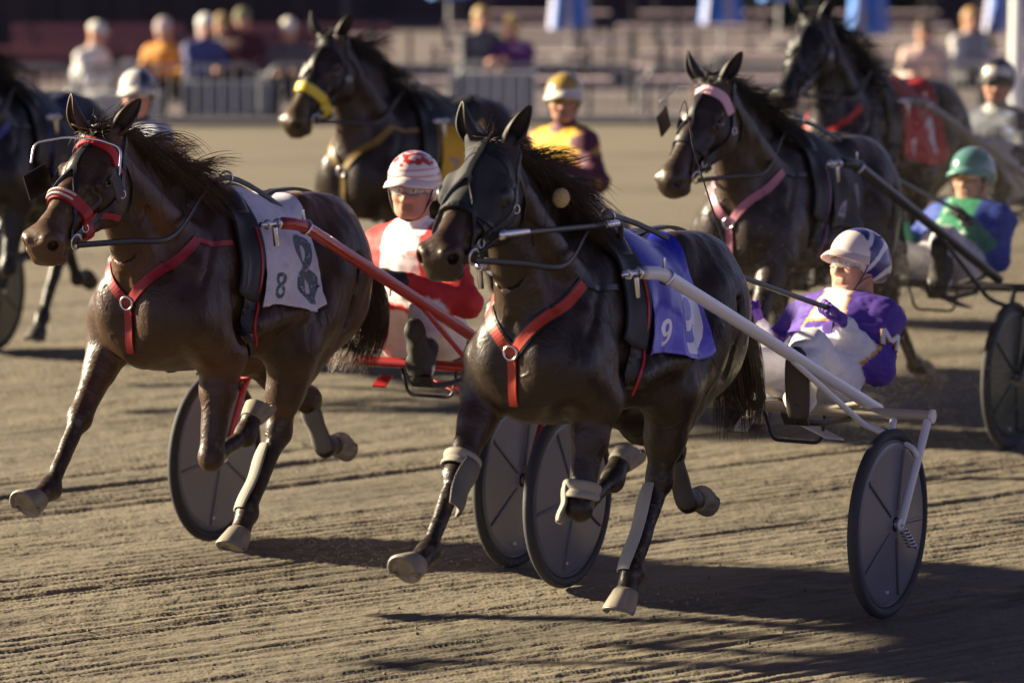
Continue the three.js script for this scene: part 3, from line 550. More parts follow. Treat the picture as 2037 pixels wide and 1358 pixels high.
// ---------------------------------------------------------------- bridles
function clipHead(B, region, inflate, h, colour) { // a close-fitting hood: the head grown by 'inflate' and cut to region(lat, u, v) < 0
  const H = B.H, C = new Blob(), c = H(0, 0.22, -0.09);
  C.p = B.p.filter(q => { const b = B.box(q, 0); return [0, 1, 2].every(i => b[0][i] < c[i] + 0.33 && b[1][i] > c[i] - 0.33) && Math.max(...[0, 1, 2].map(i => b[1][i] - b[0][i])) < 0.6; });
  return C.mesh(h, colour, () => -inflate, (x, y, z) => { const p = H.inv(x, y, z); return region(p[0], p[1], p[2]); });
}
function bridle(g, o) {
  const B = g.B, H = B.H, col = mat(o.colour || [0.012, 0.012, 0.014], 0.4), nose = mat(o.nose || o.colour || [0.012, 0.012, 0.014], 0.45), S = (l, w, th, n = 18, lift) => strap(B, l.map(p => H(...p)), w, th, n, lift);
  const b = part(g, 'bridle', S([[0.085, 0.06, -0.09], [0.075, 0.0, -0.03], [0, -0.035, 0.0], [-0.075, 0.0, -0.03], [-0.085, 0.06, -0.09]], 0.022, 0.006), HARNESS);
  for (const s of [1, -1]) part(g, 'cheek_strap', S([[s * 0.085, 0.05, -0.08], [s * 0.10, 0.12, -0.14], [s * 0.085, 0.26, -0.16], [s * 0.06, 0.43, -0.125]], 0.018, 0.006), HARNESS, b);
  part(g, 'brow_band', S([[0.098, 0.10, -0.10], [0.09, 0.075, -0.03], [0, 0.07, 0.02], [-0.09, 0.075, -0.03], [-0.098, 0.10, -0.10]], o.browW || 0.026, 0.007, 24), o.brow ? mat(o.brow, 0.45) : col, b);
  part(g, 'nose_band', S([[0.03, 0.34, -0.20], [0.075, 0.34, -0.12], [0.045, 0.335, -0.02], [0, 0.335, 0.0], [-0.045, 0.335, -0.02], [-0.075, 0.34, -0.12], [-0.03, 0.34, -0.20]], o.noseW || 0.028, o.noseT || 0.008, 30), nose, b);
  part(g, 'throat_latch', S([[0.09, 0.05, -0.09], [0.095, 0.06, -0.20], [0.03, 0.12, -0.26]], 0.014, 0.005), HARNESS, b);
  if (o.over) part(g, 'overcheck', merge([S([[0, -0.01, 0.03], [0, 0.12, 0.02], [0, 0.22, 0.01]], 0.02, 0.006, 14, o.overLift), ...[1, -1].map(s => S([[0, 0.19, 0.02], [s * 0.03, 0.28, 0.0], [s * 0.06, 0.38, -0.06], [s * 0.062, 0.44, -0.12]], 0.014, 0.006, 16, o.overLift))]), HARNESS, b);
  for (const s of [1, -1]) part(g, 'bit_ring', ring(H(s * 0.068, 0.445, -0.128), 0.026, 0.0045, H.dir(1, 0.2 * s, 0)), STEEL, b);
  for (const q of [[0.105, 0.15, -0.155], [0.08, 0.36, -0.145]]) part(g, 'buckle', ring(B.snap(H(...q), 0.01)[0], 0.014, 0.003, [1, 0, 0.3]), STEEL, b);
  return b;
}
// ---------------------------------------------------------------- sulkies
function wheelParts(g, x, o) {
  const y = 0.355, pos = [x, y, 0], turn = gg => { gg.rotateY(Math.PI / 2); gg.translate(...pos); return gg; };
  const w = part(g, 'wheel', turn(new THREE.TorusGeometry(0.334, 0.021, 12, 64)), o.tyre || mat([0.018, 0.018, 0.02], 0.75));
  part(g, 'rim', turn(new THREE.TorusGeometry(0.309, 0.010, 10, 64)), o.rim || mat([0.05, 0.05, 0.06], 0.4), w);
  for (const s of [1, -1]) {
    const L = [[0.028, s * 0.030], [0.05, s * 0.032], [0.06, s * 0.027], [0.18, s * 0.019], [0.28, s * 0.013], [0.300, s * 0.016], [0.306, s * 0.008]];
    const lg = new THREE.LatheGeometry((s > 0 ? L : L).map(p => new THREE.Vector2(p[0], p[1])), 64); lg.rotateZ(-Math.PI / 2); lg.translate(...pos);
    part(g, 'disc_cover', lg, o.disc, w);
    for (let k = 0; k < 5; k++) { const a = k / 5 * Math.PI * 2 + (o.spin || 0.3), p = (r, d) => [x + s * d, y + Math.sin(a) * r, Math.cos(a) * r]; part(g, 'spoke_rib', pipe([p(0.055, 0.028), p(0.18, 0.020), p(0.285, 0.014)], 0.0065, 6), o.rib || o.disc, w); }
    const v = new THREE.CylinderGeometry(0.007, 0.007, 0.012, 10); v.rotateZ(Math.PI / 2); v.translate(x + s * 0.018, y - 0.25, 0.05); part(g, 'valve', v, mat([0.55, 0.55, 0.58], 0.4), w);
  }
  const hub = new THREE.CylinderGeometry(0.022, 0.022, 0.10, 16); hub.rotateZ(Math.PI / 2); hub.translate(...pos); part(g, 'hub', hub, STEEL, w);
}
function makeSulky(R, o) {
  const g = thing('racing_sulky', o.label, 'sulky', R, [0, 0, 0], 'two-wheeled racing sulkies'), W = o.half, M = o.paint, M2 = o.bar || M, cz = -0.23, cy = o.barY || 0.735;
  for (const s of [1, -1]) wheelParts(g, s * W, { ...o, spin: 0.3 + s * 0.4 });
  const xo = W + 0.075;
  part(g, 'arch_bar', pipe(soften([[xo, cy, cz], [0.3, cy - 0.005, cz], [-0.3, cy - 0.005, cz], [-xo, cy, cz]]), 0.021, 14), M2);
  for (const s of [1, -1]) {
    const cap = new THREE.CylinderGeometry(0.026, 0.026, 0.012, 18); cap.rotateZ(Math.PI / 2); cap.translate(s * (xo + 0.004), cy, cz); part(g, 'end_cap', cap, M);
    part(g, 'fork', merge([pipe([[s * (xo - 0.01), cy, cz], [s * (W + 0.05), 0.355, 0]], 0.017, 12, 0.75), ring([s * (W + 0.05), 0.355, 0], 0.018, 0.008)]), M);
    part(g, 'fork', pipe(soften([[s * (W - 0.075), cy - 0.01, cz], [s * (W - 0.06), 0.62, cz + 0.10], [s * (W - 0.05), 0.355, 0]], 0.05), 0.014, 12), M);
    const tip = o.tip, sh = o.shaftRear || [0.5, 0.745, -0.30];
    const shaft = part(g, 'shaft', pipe(soften([[s * sh[0], sh[1], sh[2]], [s * tip[0], tip[1], tip[2]], [s * (tip[0] - 0.025), tip[1] + 0.012, tip[2] + 0.10]], 0.05), 0.024, 14), M);
    part(g, 'shaft_hook', merge([pipe([[s * (tip[0] - 0.025), tip[1] + 0.012, tip[2] + 0.09], [s * (tip[0] - 0.055), tip[1] + 0.014, tip[2] + 0.21]], 0.011, 10), ring([s * (tip[0] - 0.03), tip[1] + 0.012, tip[2] + 0.13], 0.016, 0.006, [0, 0, 1]), ring([s * (tip[0] - 0.045), tip[1] + 0.012, tip[2] + 0.18], 0.014, 0.006, [0, 0, 1]), pipe([[s * (tip[0] - 0.03), tip[1], tip[2] + 0.15], [s * (tip[0] - 0.03), tip[1] - 0.07, tip[2] + 0.14]], 0.011, 8)]), STEEL, shaft);
    part(g, 'collar_bolt', merge([ring([s * (tip[0] + 0.004), tip[1] - 0.012, tip[2] - 0.02], 0.026, 0.006, norm(sub([tip[0] * s, tip[1], tip[2]], [sh[0] * s, sh[1], sh[2]]))), pipe([[s * tip[0], tip[1] + 0.02, tip[2] - 0.01], [s * tip[0], tip[1] + 0.055, tip[2] - 0.01]], 0.005, 6)]), STEEL, shaft);
    const q = t => mixV([s * sh[0], sh[1], sh[2]], [s * tip[0], tip[1], tip[2]], t);
    const m = q(0.42), e = mixV([s * (xo - 0.01), cy, cz], [s * (W + 0.05), 0.355, 0], 0.40);
    part(g, 'stay', pipe(soften([add(m, [0, -0.018, 0]), [s * (sh[0] + 0.02), 0.70, -0.12], [s * (W - 0.05), 0.665, -0.14], [s * (W + 0.05), 0.62, -0.13], e], 0.05), 0.0115, 10), M);
    part(g, 'stirrup', merge([pipe(soften([[s * 0.42, cy - 0.03, cz + 0.02], [s * 0.40, 0.72, 0.05], [s * 0.36, 0.74, 0.16]], 0.04), 0.012, 8), boxAt([s * 0.36, 0.75, 0.16], [0.10, 0.014, 0.06], [-0.9, 0, 0])]), o.dark || HARNESS);
    part(g, 'shaft_stay', pipe([q(0.06), [s * 0.28, cy - 0.01, cz]], 0.012, 8), M2);
  }
  part(g, 'brace_wire', pipe(soften([[0.05, cy - 0.02, cz - 0.01], [0.10, cy - 0.13, cz + 0.02], [0.30, cy - 0.13, cz + 0.02], [0.31, cy - 0.07, cz + 0.01], [0.31, cy - 0.02, cz]], 0.03), 0.007, 8), o.dark || HARNESS);
  const pl = new THREE.BoxGeometry(0.085, 0.006, 0.19); pl.rotateX(0.15); pl.rotateZ(-0.15); pl.rotateY(1.0); pl.translate(0.31, cy - 0.085, cz + 0.03); part(g, 'footboard', pl, M);
  const pl2 = new THREE.BoxGeometry(0.06, 0.006, 0.08); pl2.rotateX(0.5); pl2.translate(-0.02, cy - 0.08, cz + 0.02); part(g, 'footboard', pl2, M);
  const sx = o.seatX ?? 0.1, sz = o.seatZ ?? -0.52;
  const seat = new Blob(); seat.rc([sx - 0.12, cy + 0.0, sz], [sx + 0.12, cy + 0.0, sz], 0.055, 0.055, 0.03).rc([sx - 0.10, cy + 0.01, sz - 0.12], [sx + 0.10, cy + 0.01, sz - 0.12], 0.06, 0.06, 0.05);
  part(g, 'seat', seat.mesh(0.016), mat([0.015, 0.018, 0.03], 0.6));
  part(g, 'seat_post', merge([1, -1].map(s => pipe([[sx + s * 0.09, cy - 0.03, sz - 0.05], [sx + s * 0.12, cy, cz]], 0.013, 8))), M2);
  if (o.spring) { const pts = []; for (let i = 0; i <= 60; i++) { const t = i / 60, a = t * 6 * 6.283; pts.push([W + 0.055 + 0.016 * Math.cos(a), 0.34 - t * 0.09, -0.01 - t * 0.10 + 0.016 * Math.sin(a)]); } part(g, 'spring', pipe(pts, 0.0045, 6), STEEL); }
  return g;
}
// ---------------------------------------------------------------- people
function frame(p, yaw = 0, pitch = 0, roll = 0) { const m = new THREE.Matrix4().makeRotationFromEuler(new THREE.Euler(pitch * Math.PI / 180, yaw * Math.PI / 180, roll * Math.PI / 180, 'YXZ')); m.setPosition(...p); return m; }
const SKIN = [0.50, 0.25, 0.17];
function headGeo(h, skin = SKIN, hairC) {
  const B = new Blob(), lip = mul(skin, 0.7);
  B.el([0, 0.035, -0.012], [0.076, 0.095, 0.098], 0.03, { c: hairC || skin });
  B.el([0, -0.04, 0.028], [0.060, 0.078, 0.064], 0.04, { c: skin });
  B.rc([-0.02, -0.094, 0.062], [0.02, -0.094, 0.062], 0.022, 0.022, 0.03, { c: skin });
  B.rc([0, 0.012, 0.089], [0, -0.026, 0.108], 0.009, 0.013, 0.016, { c: mul(skin, 1.05) });
  B.pair(s => { B.el([s * 0.011, -0.032, 0.100], 0.010, 0.01, { c: skin }); B.rc([s * 0.012, 0.030, 0.088], [s * 0.05, 0.028, 0.066], 0.011, 0.010, 0.02, { c: skin }); B.el([s * 0.040, -0.022, 0.060], 0.028, 0.03, { c: skin }); B.rc([s * 0.066, -0.03, 0.0], [s * 0.045, -0.08, 0.045], 0.02, 0.02, 0.03, { c: skin }); });
  B.rc([-0.019, -0.058, 0.088], [0.019, -0.058, 0.088], 0.007, 0.007, 0.010, { c: lip });
  B.rc([-0.016, -0.067, 0.087], [0.016, -0.067, 0.087], 0.008, 0.008, 0.008, { c: lip });
  B.pair(s => B.el([s * 0.031, 0.007, 0.099], [0.018, 0.012, 0.016], 0.014, { sub: 1 }));
  B.pair(s => B.el([s * 0.031, 0.007, 0.079], 0.0125, 0.003, { c: (x, y, z) => Math.hypot(x - s * 0.031, y - 0.006) < 0.0062 ? [0.03, 0.03, 0.03] : [0.6, 0.56, 0.52] }));
  B.pair(s => B.el([s * 0.079, -0.005, -0.008], [0.010, 0.032, 0.020], 0.012, { c: mul(skin, 0.95) }));
  B.rc([0, -0.05, -0.02], [0, -0.18, -0.045], 0.052, 0.06, 0.04, { c: skin });
  B.rc([-0.03, -0.063, 0.096], [0.03, -0.063, 0.096], 0.002, 0.002, 0.004, { sub: 1 });
  const brow = mul(skin, 0.35);
  return B.mesh(h, (x, y, z) => { if (Math.abs(y - 0.030) < 0.0045 && z > 0.07 && Math.abs(x) > 0.012 && Math.abs(x) < 0.052) return brow; const c = B.colourAt(x, y, z, skin); return mul(c, 1 + 0.07 * nz(x * 90, y * 90, z * 90)); });
}
function handGeo(h, s, col, grip = 1) { // wrist at the origin, fingers along +z, palm down, thumb on the s side
  const B = new Blob(); B.el([0, 0, 0.045], [0.040, 0.019, 0.050], 0.02); B.rc([0, 0, -0.04], [0, 0, 0.02], 0.030, 0.030, 0.02);
  for (let i = 0; i < 4; i++) { const x = (i - 1.5) * 0.0205 * s, l = [0.92, 1.05, 1, 0.82][i], a = [x, 0.002, 0.082], b = [x, -0.006, 0.082 + 0.036 * l], c = [x, -0.034, 0.082 + 0.030 * l], d = [x * 0.95, -0.040, 0.088]; B.rc(a, b, 0.0108, 0.0100, 0.006).rc(b, c, 0.0100, 0.0092, 0.004).rc(c, d, 0.0092, 0.0082, 0.003); }
  B.rc([s * 0.032, -0.006, 0.02], [s * 0.050, -0.018, 0.052], 0.014, 0.0115, 0.012).rc([s * 0.050, -0.018, 0.052], [s * 0.030, -0.036, 0.082], 0.0115, 0.0095, 0.004);
  return B.mesh(h, col);
}
function helmetParts(g, m, o) { // m: head matrix
  const put = gg => gg.applyMatrix4(m), c = o.helmet, h = o.helmCell || 0.006;
  const B = new Blob(); B.el([0, 0.050, -0.014], [0.105, 0.106, 0.130], 0.01).el([0, 0.0, -0.05], [0.102, 0.080, 0.100], 0.04);
  B.el([0, 0.03, -0.012], [0.092, 0.098, 0.115], 0.006, { sub: 1 }).el([0, -0.055, 0.15], [0.082, 0.092, 0.16], 0.015, { sub: 1 }).el([0, -0.16, 0.0], [0.2, 0.115, 0.3], 0.01, { sub: 1 });
  const hm = part(g, 'helmet', put(B.mesh(h, c)), vmat(0.28, { clearcoat: 0.6, clearcoatRoughness: 0.15 }));
  const P = []; for (let i = 0; i <= 8; i++) { const t = i / 8, row = []; for (let j = 0; j <= 16; j++) { const a = (j / 16 - 0.5) * 2.5; row.push([Math.sin(a) * (0.101 + 0.012 * t), 0.060 - 0.025 * t * t - 0.018 * Math.abs(Math.sin(a)) - 0.012 * Math.pow(Math.abs(Math.sin(a)), 3), -0.014 + Math.cos(a) * (0.119 + 0.058 * t)]); } P.push(row); }
  part(g, 'peak', put(sheet(P, -0.006)), mat(o.peak || [0.7, 0.62, 0.58], 0.4), hm);
  for (const s of [1, -1]) part(g, 'vent', put(new THREE.SphereGeometry(0.011, 10, 8).scale(0.5, 0.6, 1.6).translate(s * 0.070, 0.122, -0.04)), mat([0.02, 0.02, 0.03], 0.6), hm);
  part(g, 'chin_strap', put(merge([1, -1].map(s => pipe(spline([[s * 0.094, 0.005, 0.03], [s * 0.078, -0.05, 0.045], [s * 0.045, -0.105, 0.062], [0, -0.122, 0.070]], 14), 0.007, 6, 0.35)).concat([1, -1].map(s => pipe(spline([[s * 0.09, -0.02, -0.04], [s * 0.076, -0.05, 0.03], [s * 0.045, -0.105, 0.062]], 10), 0.006, 6, 0.35))))), mat([0.02, 0.02, 0.025], 0.6), hm);
  return hm;
}
function gogglesPart(g, m, o) {
  const P = []; for (let i = 0; i <= 4; i++) { const row = []; for (let j = 0; j <= 18; j++) { const a = (j / 18 - 0.5) * 2.3, t = i / 4 - 0.5; const nose = Math.max(0, 1 - Math.abs(a) / 0.22) * (t > 0 ? 0.012 * t * 2 : 0); row.push([Math.sin(a) * 0.083, 0.008 - t * 0.036 * (1 - 0.25 * Math.abs(a)) + nose, 0.022 + Math.cos(a) * 0.090]); } P.push(row); }
  const gl = part(g, o.clear ? 'glasses' : 'goggles', sheet(P, 0.002).applyMatrix4(m), o.clear ? new THREE.MeshPhysicalMaterial({ color: lin(0.95, 0.95, 0.95), transmission: 0.9, roughness: 0.03, ior: 1.5, thickness: 0 }) : new THREE.MeshPhysicalMaterial({ color: lin(...o.lens), roughness: 0.08, clearcoat: 1, transmission: 0.25, thickness: 0 }));
  part(g, 'frame', merge([pipe(P[0], 0.0028, 6), pipe(P[4], 0.0022, 6), ...[1, -1].map(s => pipe([[s * 0.077, 0.015, 0.055], [s * 0.084, 0.012, 0.0]], 0.003, 6))]).applyMatrix4(m), mat(o.frame || [0.1, 0.1, 0.1], 0.35), gl);
}
// joints: hip, chest (base of neck), head {p,yaw,pitch,roll}, and L/R: sh, el, ha, kn, an (ankle), toe
function makePerson(R, o, base) {
  const g = thing(o.name || 'sulky_driver', o.label, 'person', R, base, o.group), J = o.J, B = new Blob(), h = o.cell || 0.012;
  const jc = o.jacket, pc = o.pants, bc = o.boots || [0.02, 0.018, 0.016];
  const hip = J.hip, ch = J.chest, sv = norm(sub(J.L.sh, J.R.sh)), f = o.slim || 1;
  const mid = mixV(hip, ch, 0.45), k = 0.06;
  for (const s of [1, -1]) {
    const side = s > 0 ? J.L : J.R, hp = add(hip, mul(sv, s * 0.085));
    B.rc(hp, add(mid, mul(sv, s * 0.075)), 0.110 * f, 0.105 * f, k, { c: pc });
    B.rc(add(mid, mul(sv, s * 0.072)), add(mixV(hip, ch, 0.82), mul(sv, s * 0.088)), 0.118 * f, 0.120 * f, k, { c: jc });
    B.rc(mixV(hip, ch, 0.8), side.sh, 0.10, 0.075, 0.07, { c: jc });
    const jl = (x, y, z) => jc(x, y, z, s), ju = (x, y, z) => jc(x, y, z, s, true);
    B.rc(side.sh, side.el, 0.076, 0.058, 0.05, { c: ju }); B.rc(side.el, side.ha, 0.060, 0.040, 0.035, { c: jl });
    if (side.kn) {
      B.rc(hp, side.kn, 0.100, 0.070, 0.06, { c: pc }); B.rc(side.kn, side.an, 0.068, 0.050, 0.05, { c: pc });
      B.rc(mixV(side.kn, side.an, 0.62), side.an, 0.058, 0.050, 0.02, { c: bc }); B.rc(side.an, side.toe, 0.050, 0.038, 0.03, { c: bc });
      const heel = add(side.an, mul(norm(sub(side.an, side.kn)), 0.035)); B.rc(side.an, heel, 0.045, 0.04, 0.03, { c: bc });
      B.rc(heel, side.toe, 0.036, 0.034, 0.02, { c: bc });
    }
  }
  B.rc(hip, mid, 0.12 * f, 0.115 * f, 0.06, { c: pc }); B.rc(mid, mixV(hip, ch, 0.85), 0.12 * f, 0.115 * f, 0.06, { c: jc });
  B.rc(mixV(hip, ch, 0.95), mixV(ch, add(J.head.p, [0, -0.10, -0.02]), 0.75), 0.082, 0.064, 0.015, { c: o.collar || jc });
  const tone = (x, y, z) => { const c = B.colourAt(x, y, z, [0.5, 0.5, 0.5]); return mul(c, 1 + 0.06 * nz(x * 40, y * 40, z * 40)); };
  const folds = (x, y, z) => 0.016 * (0.30 - Math.abs(nz(x * 13 + 1.5 * nz(x * 6, y * 6, z * 6), y * 22, z * 13))) + 0.008 * (0.3 - Math.abs(nz(x * 30, y * 38, z * 30)));
  const m = frame(J.head.p, J.head.yaw, J.head.pitch, J.head.roll), list = [B.mesh(h, tone, folds), headGeo(o.headCell || 0.0055, o.skin || SKIN, o.hairC).applyMatrix4(m)];
  for (const s of [1, -1]) {
    const side = s > 0 ? J.L : J.R; const z = norm(sub(side.ha, side.el)), zz = side.hd ? norm(side.hd) : z; let x = norm(cross(s > 0 ? [0.3, 1, 0] : [-0.3, 1, 0], zz)); const y = cross(zz, x);
    const hm = new THREE.Matrix4().makeBasis(V(...x), V(...y), V(...zz)); hm.setPosition(...side.ha); list.push(handGeo(o.handCell || 0.006, s, o.glove || SKIN).applyMatrix4(hm));
  }
  part(g, 'body', merge(list), vmat(0.72, { sheen: 0.2, sheenRoughness: 0.6 }));
  if (o.helmet) helmetParts(g, m, o);
  if (o.goggles) gogglesPart(g, m, o.goggles);
  if (o.cap) { const C = new Blob(); C.el([0, 0.065, -0.012], [0.090, 0.085, 0.112], 0.01).el([0, -0.02, 0], [0.2, 0.065, 0.2], 0.008, { sub: 1 }); const hm = part(g, 'cap', C.mesh(0.012, o.cap).applyMatrix4(m), vmat(0.8)); const P = []; for (let i = 0; i <= 4; i++) { const row = []; for (let j = 0; j <= 8; j++) { const a = (j / 8 - 0.5) * 2; row.push([Math.sin(a) * 0.085, 0.052 - 0.01 * i / 4, -0.012 + Math.cos(a) * (0.10 + 0.075 * i / 4)]); } P.push(row); } part(g, 'peak', sheet(P, -0.006).applyMatrix4(m), mat(o.cap, 0.8), hm); }
  if (o.hair) { const C = new Blob(); C.el([0, 0.045, -0.022], [0.090, 0.100, 0.108], 0.01).rc([0, 0, -0.06], [0, -0.10, -0.075], 0.075, 0.05, 0.05).el([0, -0.06, 0.15], [0.09, 0.115, 0.13], 0.02, { sub: 1 }); part(g, 'hair', C.mesh(0.010, (x, y, z) => mul(o.hair, 1 + 0.5 * nz(x * 90, y * 25, z * 90))).applyMatrix4(m), vmat(0.6)); }
  g.B = B; g.m = m; return g;
}
// ---------------------------------------------------------------- the six teams
const R9 = rig(0.809, -15.096, 28), R8 = rig(-0.608, -16.177, 27), RY = rig(0.063, -22.41, 33), RP = rig(1.79, -19.44, 28), RR = rig(2.707, -24.21, 34), RL = rig(-2.33, -22.82, 19);
const number = (base, top, txt, ink, o = {}) => canvasTexture(512, 768, (c, w, h) => {
  c.fillStyle = base; c.fillRect(0, 0, w, h);
  if (top) { c.fillStyle = top; c.fillRect(0, 0, w, h * 0.42); }
  let q = 77; const r = () => (q = (q * 1103515245 + 12345) & 0x7fffffff) / 0x7fffffff;
  for (let i = 0; i < 500; i++) { c.fillStyle = `rgba(${r() < 0.5 ? '0,0,0' : '255,255,255'},${0.02 + 0.03 * r()})`; c.beginPath(); c.arc(r() * w, r() * h, 2 + r() * 20, 0, 7); c.fill(); }
  const put = (size, x, y, sx) => { c.save(); c.translate(x * w, y * h); c.scale(sx, 1); c.font = `bold ${size}px sans-serif`; c.textAlign = 'center'; c.textBaseline = 'middle'; c.fillStyle = ink; c.fillText(txt, 0, 0); c.restore(); };
  put(o.size || 540, 0.73, o.y || 0.70, 0.95); put(o.small || 190, 0.27, 0.87, 0.85);
  if (o.glitter) { c.globalCompositeOperation = 'source-atop'; for (let i = 0; i < 700; i++) { const x = r() * w, y = r() * h, d = c.getImageData(x, y, 1, 1).data; if (d[0] < 120) { c.fillStyle = r() < 0.5 ? '#20242c' : '#9aa2ad'; c.fillRect(x - 5, y - 3, 4 + r() * 12, 3 + r() * 9); } } }
  c.strokeStyle = 'rgba(255,255,255,0.25)'; c.lineWidth = 3; c.setLineDash([7, 5]); c.beginPath(); c.moveTo(0, h - 12); c.lineTo(w, h - 12); c.stroke();
});
const clothMat = (t, rough) => new THREE.MeshPhysicalMaterial({ map: t, roughness: rough, clearcoat: rough < 0.4 ? 0.4 : 0, clearcoatRoughness: 0.25 });

// ---- near team: number 9
const H9 = { label: 'near black horse with purple number 9 cloth and black hood', legs: LEGS_NEAR, poll: [0, 1.862, 1.865], pitch: 33, yaw: 3, headCell: 0.0065, coat: [0.024, 0.0145, 0.0095], points: [0.016, 0.011, 0.008], muzzle: [0.045, 0.026, 0.015], hair: [0.034, 0.018, 0.010], gloss: 0.38, seed: 9, ears: [[0.075, 0.125, -0.01], [-0.045, 0.13, -0.02]], maneN: 1100 };
const horse9 = makeHorse(R9, H9);
harness(horse9, { collar: [0.40, 0.035, 0.012], collarEdge: 1, trim: [0.4, 0.01, 0.02], cloth: clothMat(number('#5b50c4', '#1c23a8', '9', '#e6e4ee', { y: 0.74, size: 500 }), 0.32) });
{
  const g = horse9, B = g.B, H = B.H;
  const b = bridle(g, { over: 1, overLift: 0.012, noseW: 0.022 });
  part(g, 'hood', clipHead(B, (l, u, v) => Math.max(u - 0.335 + 0.35 * Math.max(0, -v - 0.05), -0.03 - u, -0.155 - v - 0.2 * u), 0.007, 0.009), new THREE.MeshPhysicalMaterial({ color: lin(0.022, 0.022, 0.024), roughness: 0.8, sheen: 0.4, sheenColor: lin(0.05, 0.05, 0.05) }), b);
  for (const s of [1, -1]) { // eye cups of the hood
    const c = new Blob(); c.el(H(s * 0.098, 0.20, -0.065), [0.028, 0.038, 0.045], 0.01); part(g, 'blinker_cup', c.mesh(0.007), mat([0.014, 0.014, 0.016], 0.35), b);
  }
  part(g, 'hood_piping', strap(B, [H(0.098, 0.31, -0.12), H(0.07, 0.335, -0.05), H(0, 0.345, 0.0), H(-0.07, 0.335, -0.05), H(-0.098, 0.31, -0.12)], 0.012, 0.008, 24, 0.010), HARNESS, b);
  // steel head pole along the near side of the neck
  const p0 = H(0.105, 0.30, -0.145), p1 = [0.13, 1.545, 1.16];
  const hp = part(g, 'head_pole', pipe([mixV(p0, p1, 0.18), p1], 0.0105, 10), mat([0.05, 0.05, 0.055], 0.35));
  part(g, 'pole_sleeve', merge([pipe([p0, mixV(p0, p1, 0.2)], 0.0145, 12), new THREE.SphereGeometry(0.019, 12, 10).translate(...p0)]), STEEL, hp);
  part(g, 'pole_sleeve', pipe([mixV(p0, p1, 0.86), mixV(p0, p1, 0.97)], 0.0135, 12), STEEL, hp);
  part(g, 'pole_strap', pipe([p0, H(0.07, 0.43, -0.13)], 0.006, 6), HARNESS, hp); part(g, 'pole_strap', pipe([p1, [0.12, 1.47, 1.14]], 0.012, 8), HARNESS, hp);
  const pm = new Blob(); pm.el([0.115, 1.665, 1.585], [0.030, 0.034, 0.034], 0.01); part(g, 'ear_plug_ball', pm.mesh(0.006, (x, y, z) => mul([0.45, 0.33, 0.14], 1 + 0.4 * nz(x * 150, y * 150, z * 150)), (x, y, z) => 0.004 * nz(x * 140, y * 140, z * 140)), vmat(0.95));
  // leather boots
  const L = H9.legs, hide = mat([0.27, 0.245, 0.20], 0.75), pale = mat([0.34, 0.34, 0.30], 0.7);
  const kb = (a, b, ra, rb, fr, arc, m, n) => part(g, n, legBoot(a, b, ra, rb, fr, arc), m);
  kb(mixV(L.RF[0], L.RF[1], 0.78), mixV(L.RF[0], L.RF[1], 0.92), 0.058, 0.056, [0.4, 0.1, 0.8], 5.6, hide, 'knee_boot');
  kb(mixV(L.RF[0], L.RF[1], 0.84), mixV(L.RF[1], L.RF[2], 0.42), 0.060, 0.052, [1, 0.0, -0.25], 2.6, mat([0.10, 0.09, 0.08], 0.6), 'knee_guard');
  kb(mixV(L.LF[0], L.LF[1], 0.78), mixV(L.LF[0], L.LF[1], 0.93), 0.058, 0.057, [-0.6, 0, 0.8], 5.6, hide, 'knee_boot');
  kb(mixV(L.LF[0], L.LF[1], 0.80), add(L.LF[1], [0, -0.055, 0.02]), 0.058, 0.064, [-0.95, 0, 0.35], 1.7, hide, 'knee_guard');
  kb(mixV(L.LH[1], L.LH[2], 0.10), mixV(L.LH[1], L.LH[2], 1.02), 0.046, 0.047, [-0.6, 0.3, 0.75], 2.0, pale, 'shin_boot');
  kb(mixV(L.RH[1], L.RH[2], 0.10), mixV(L.RH[1], L.RH[2], 0.98), 0.040, 0.040, [0.2, 0.3, 0.95], 1.9, mat([0.07, 0.065, 0.06], 0.7), 'shin_boot');
}
const steelDisc = mat([0.13, 0.128, 0.155], 0.30), ribM = mat([0.085, 0.085, 0.105], 0.35);
const WHITE = new THREE.MeshPhysicalMaterial({ color: lin(0.66, 0.65, 0.66), roughness: 0.32, clearcoat: 0.5 });
const sulky9 = makeSulky(R9, { label: 'white sulky with long white shafts behind the black horse', half: 0.67, paint: WHITE, bar: mat([0.40, 0.34, 0.26], 0.5), disc: steelDisc, rib: ribM, tip: [0.335, 1.385, 1.24], shaftRear: [0.50, 0.735, -0.30], seatX: 0.12, seatZ: -0.50, spring: 1, tyre: mat([0.03, 0.03, 0.034], 0.7) });

// ---- number 8
const L8 = shiftLegs({ ...LEGS_NEAR, LF: [[0.17, 0.92, 1.36], [0.175, 0.545, 1.45], [0.175, 0.60, 1.20], [0.175, 0.66, 1.15], [0, 0.75, -0.66]], LH: [[0.195, 0.90, 0.88], [0.14, 0.57, 0.89], [0.13, 0.29, 1.11], [0.13, 0.22, 1.17], [0, -0.8, 0.6]] }, [0, 0.055, 0.02]);
const H8 = { label: 'bay horse with white number 8 cloth and red bridle', legs: L8, d: [0, 0.055, 0.03], poll: [0, 1.83, 1.925], pitch: 36, yaw: 0, headCell: 0.0065, coat: [0.046, 0.022, 0.0115], points: [0.030, 0.016, 0.010], muzzle: [0.085, 0.045, 0.023], hair: [0.060, 0.030, 0.014], gloss: 0.42, seed: 8, ears: [[0.07, 0.115, -0.06], [-0.03, 0.135, 0.02]], maneN: 1100, tail: [[0, 1.32, 0.30], [0.02, 1.22, 0.16], [0.05, 1.0, 0.05], [0.05, 0.84, 0.06], [0.02, 0.70, 0.12]] };
const horse8 = makeHorse(R8, H8);
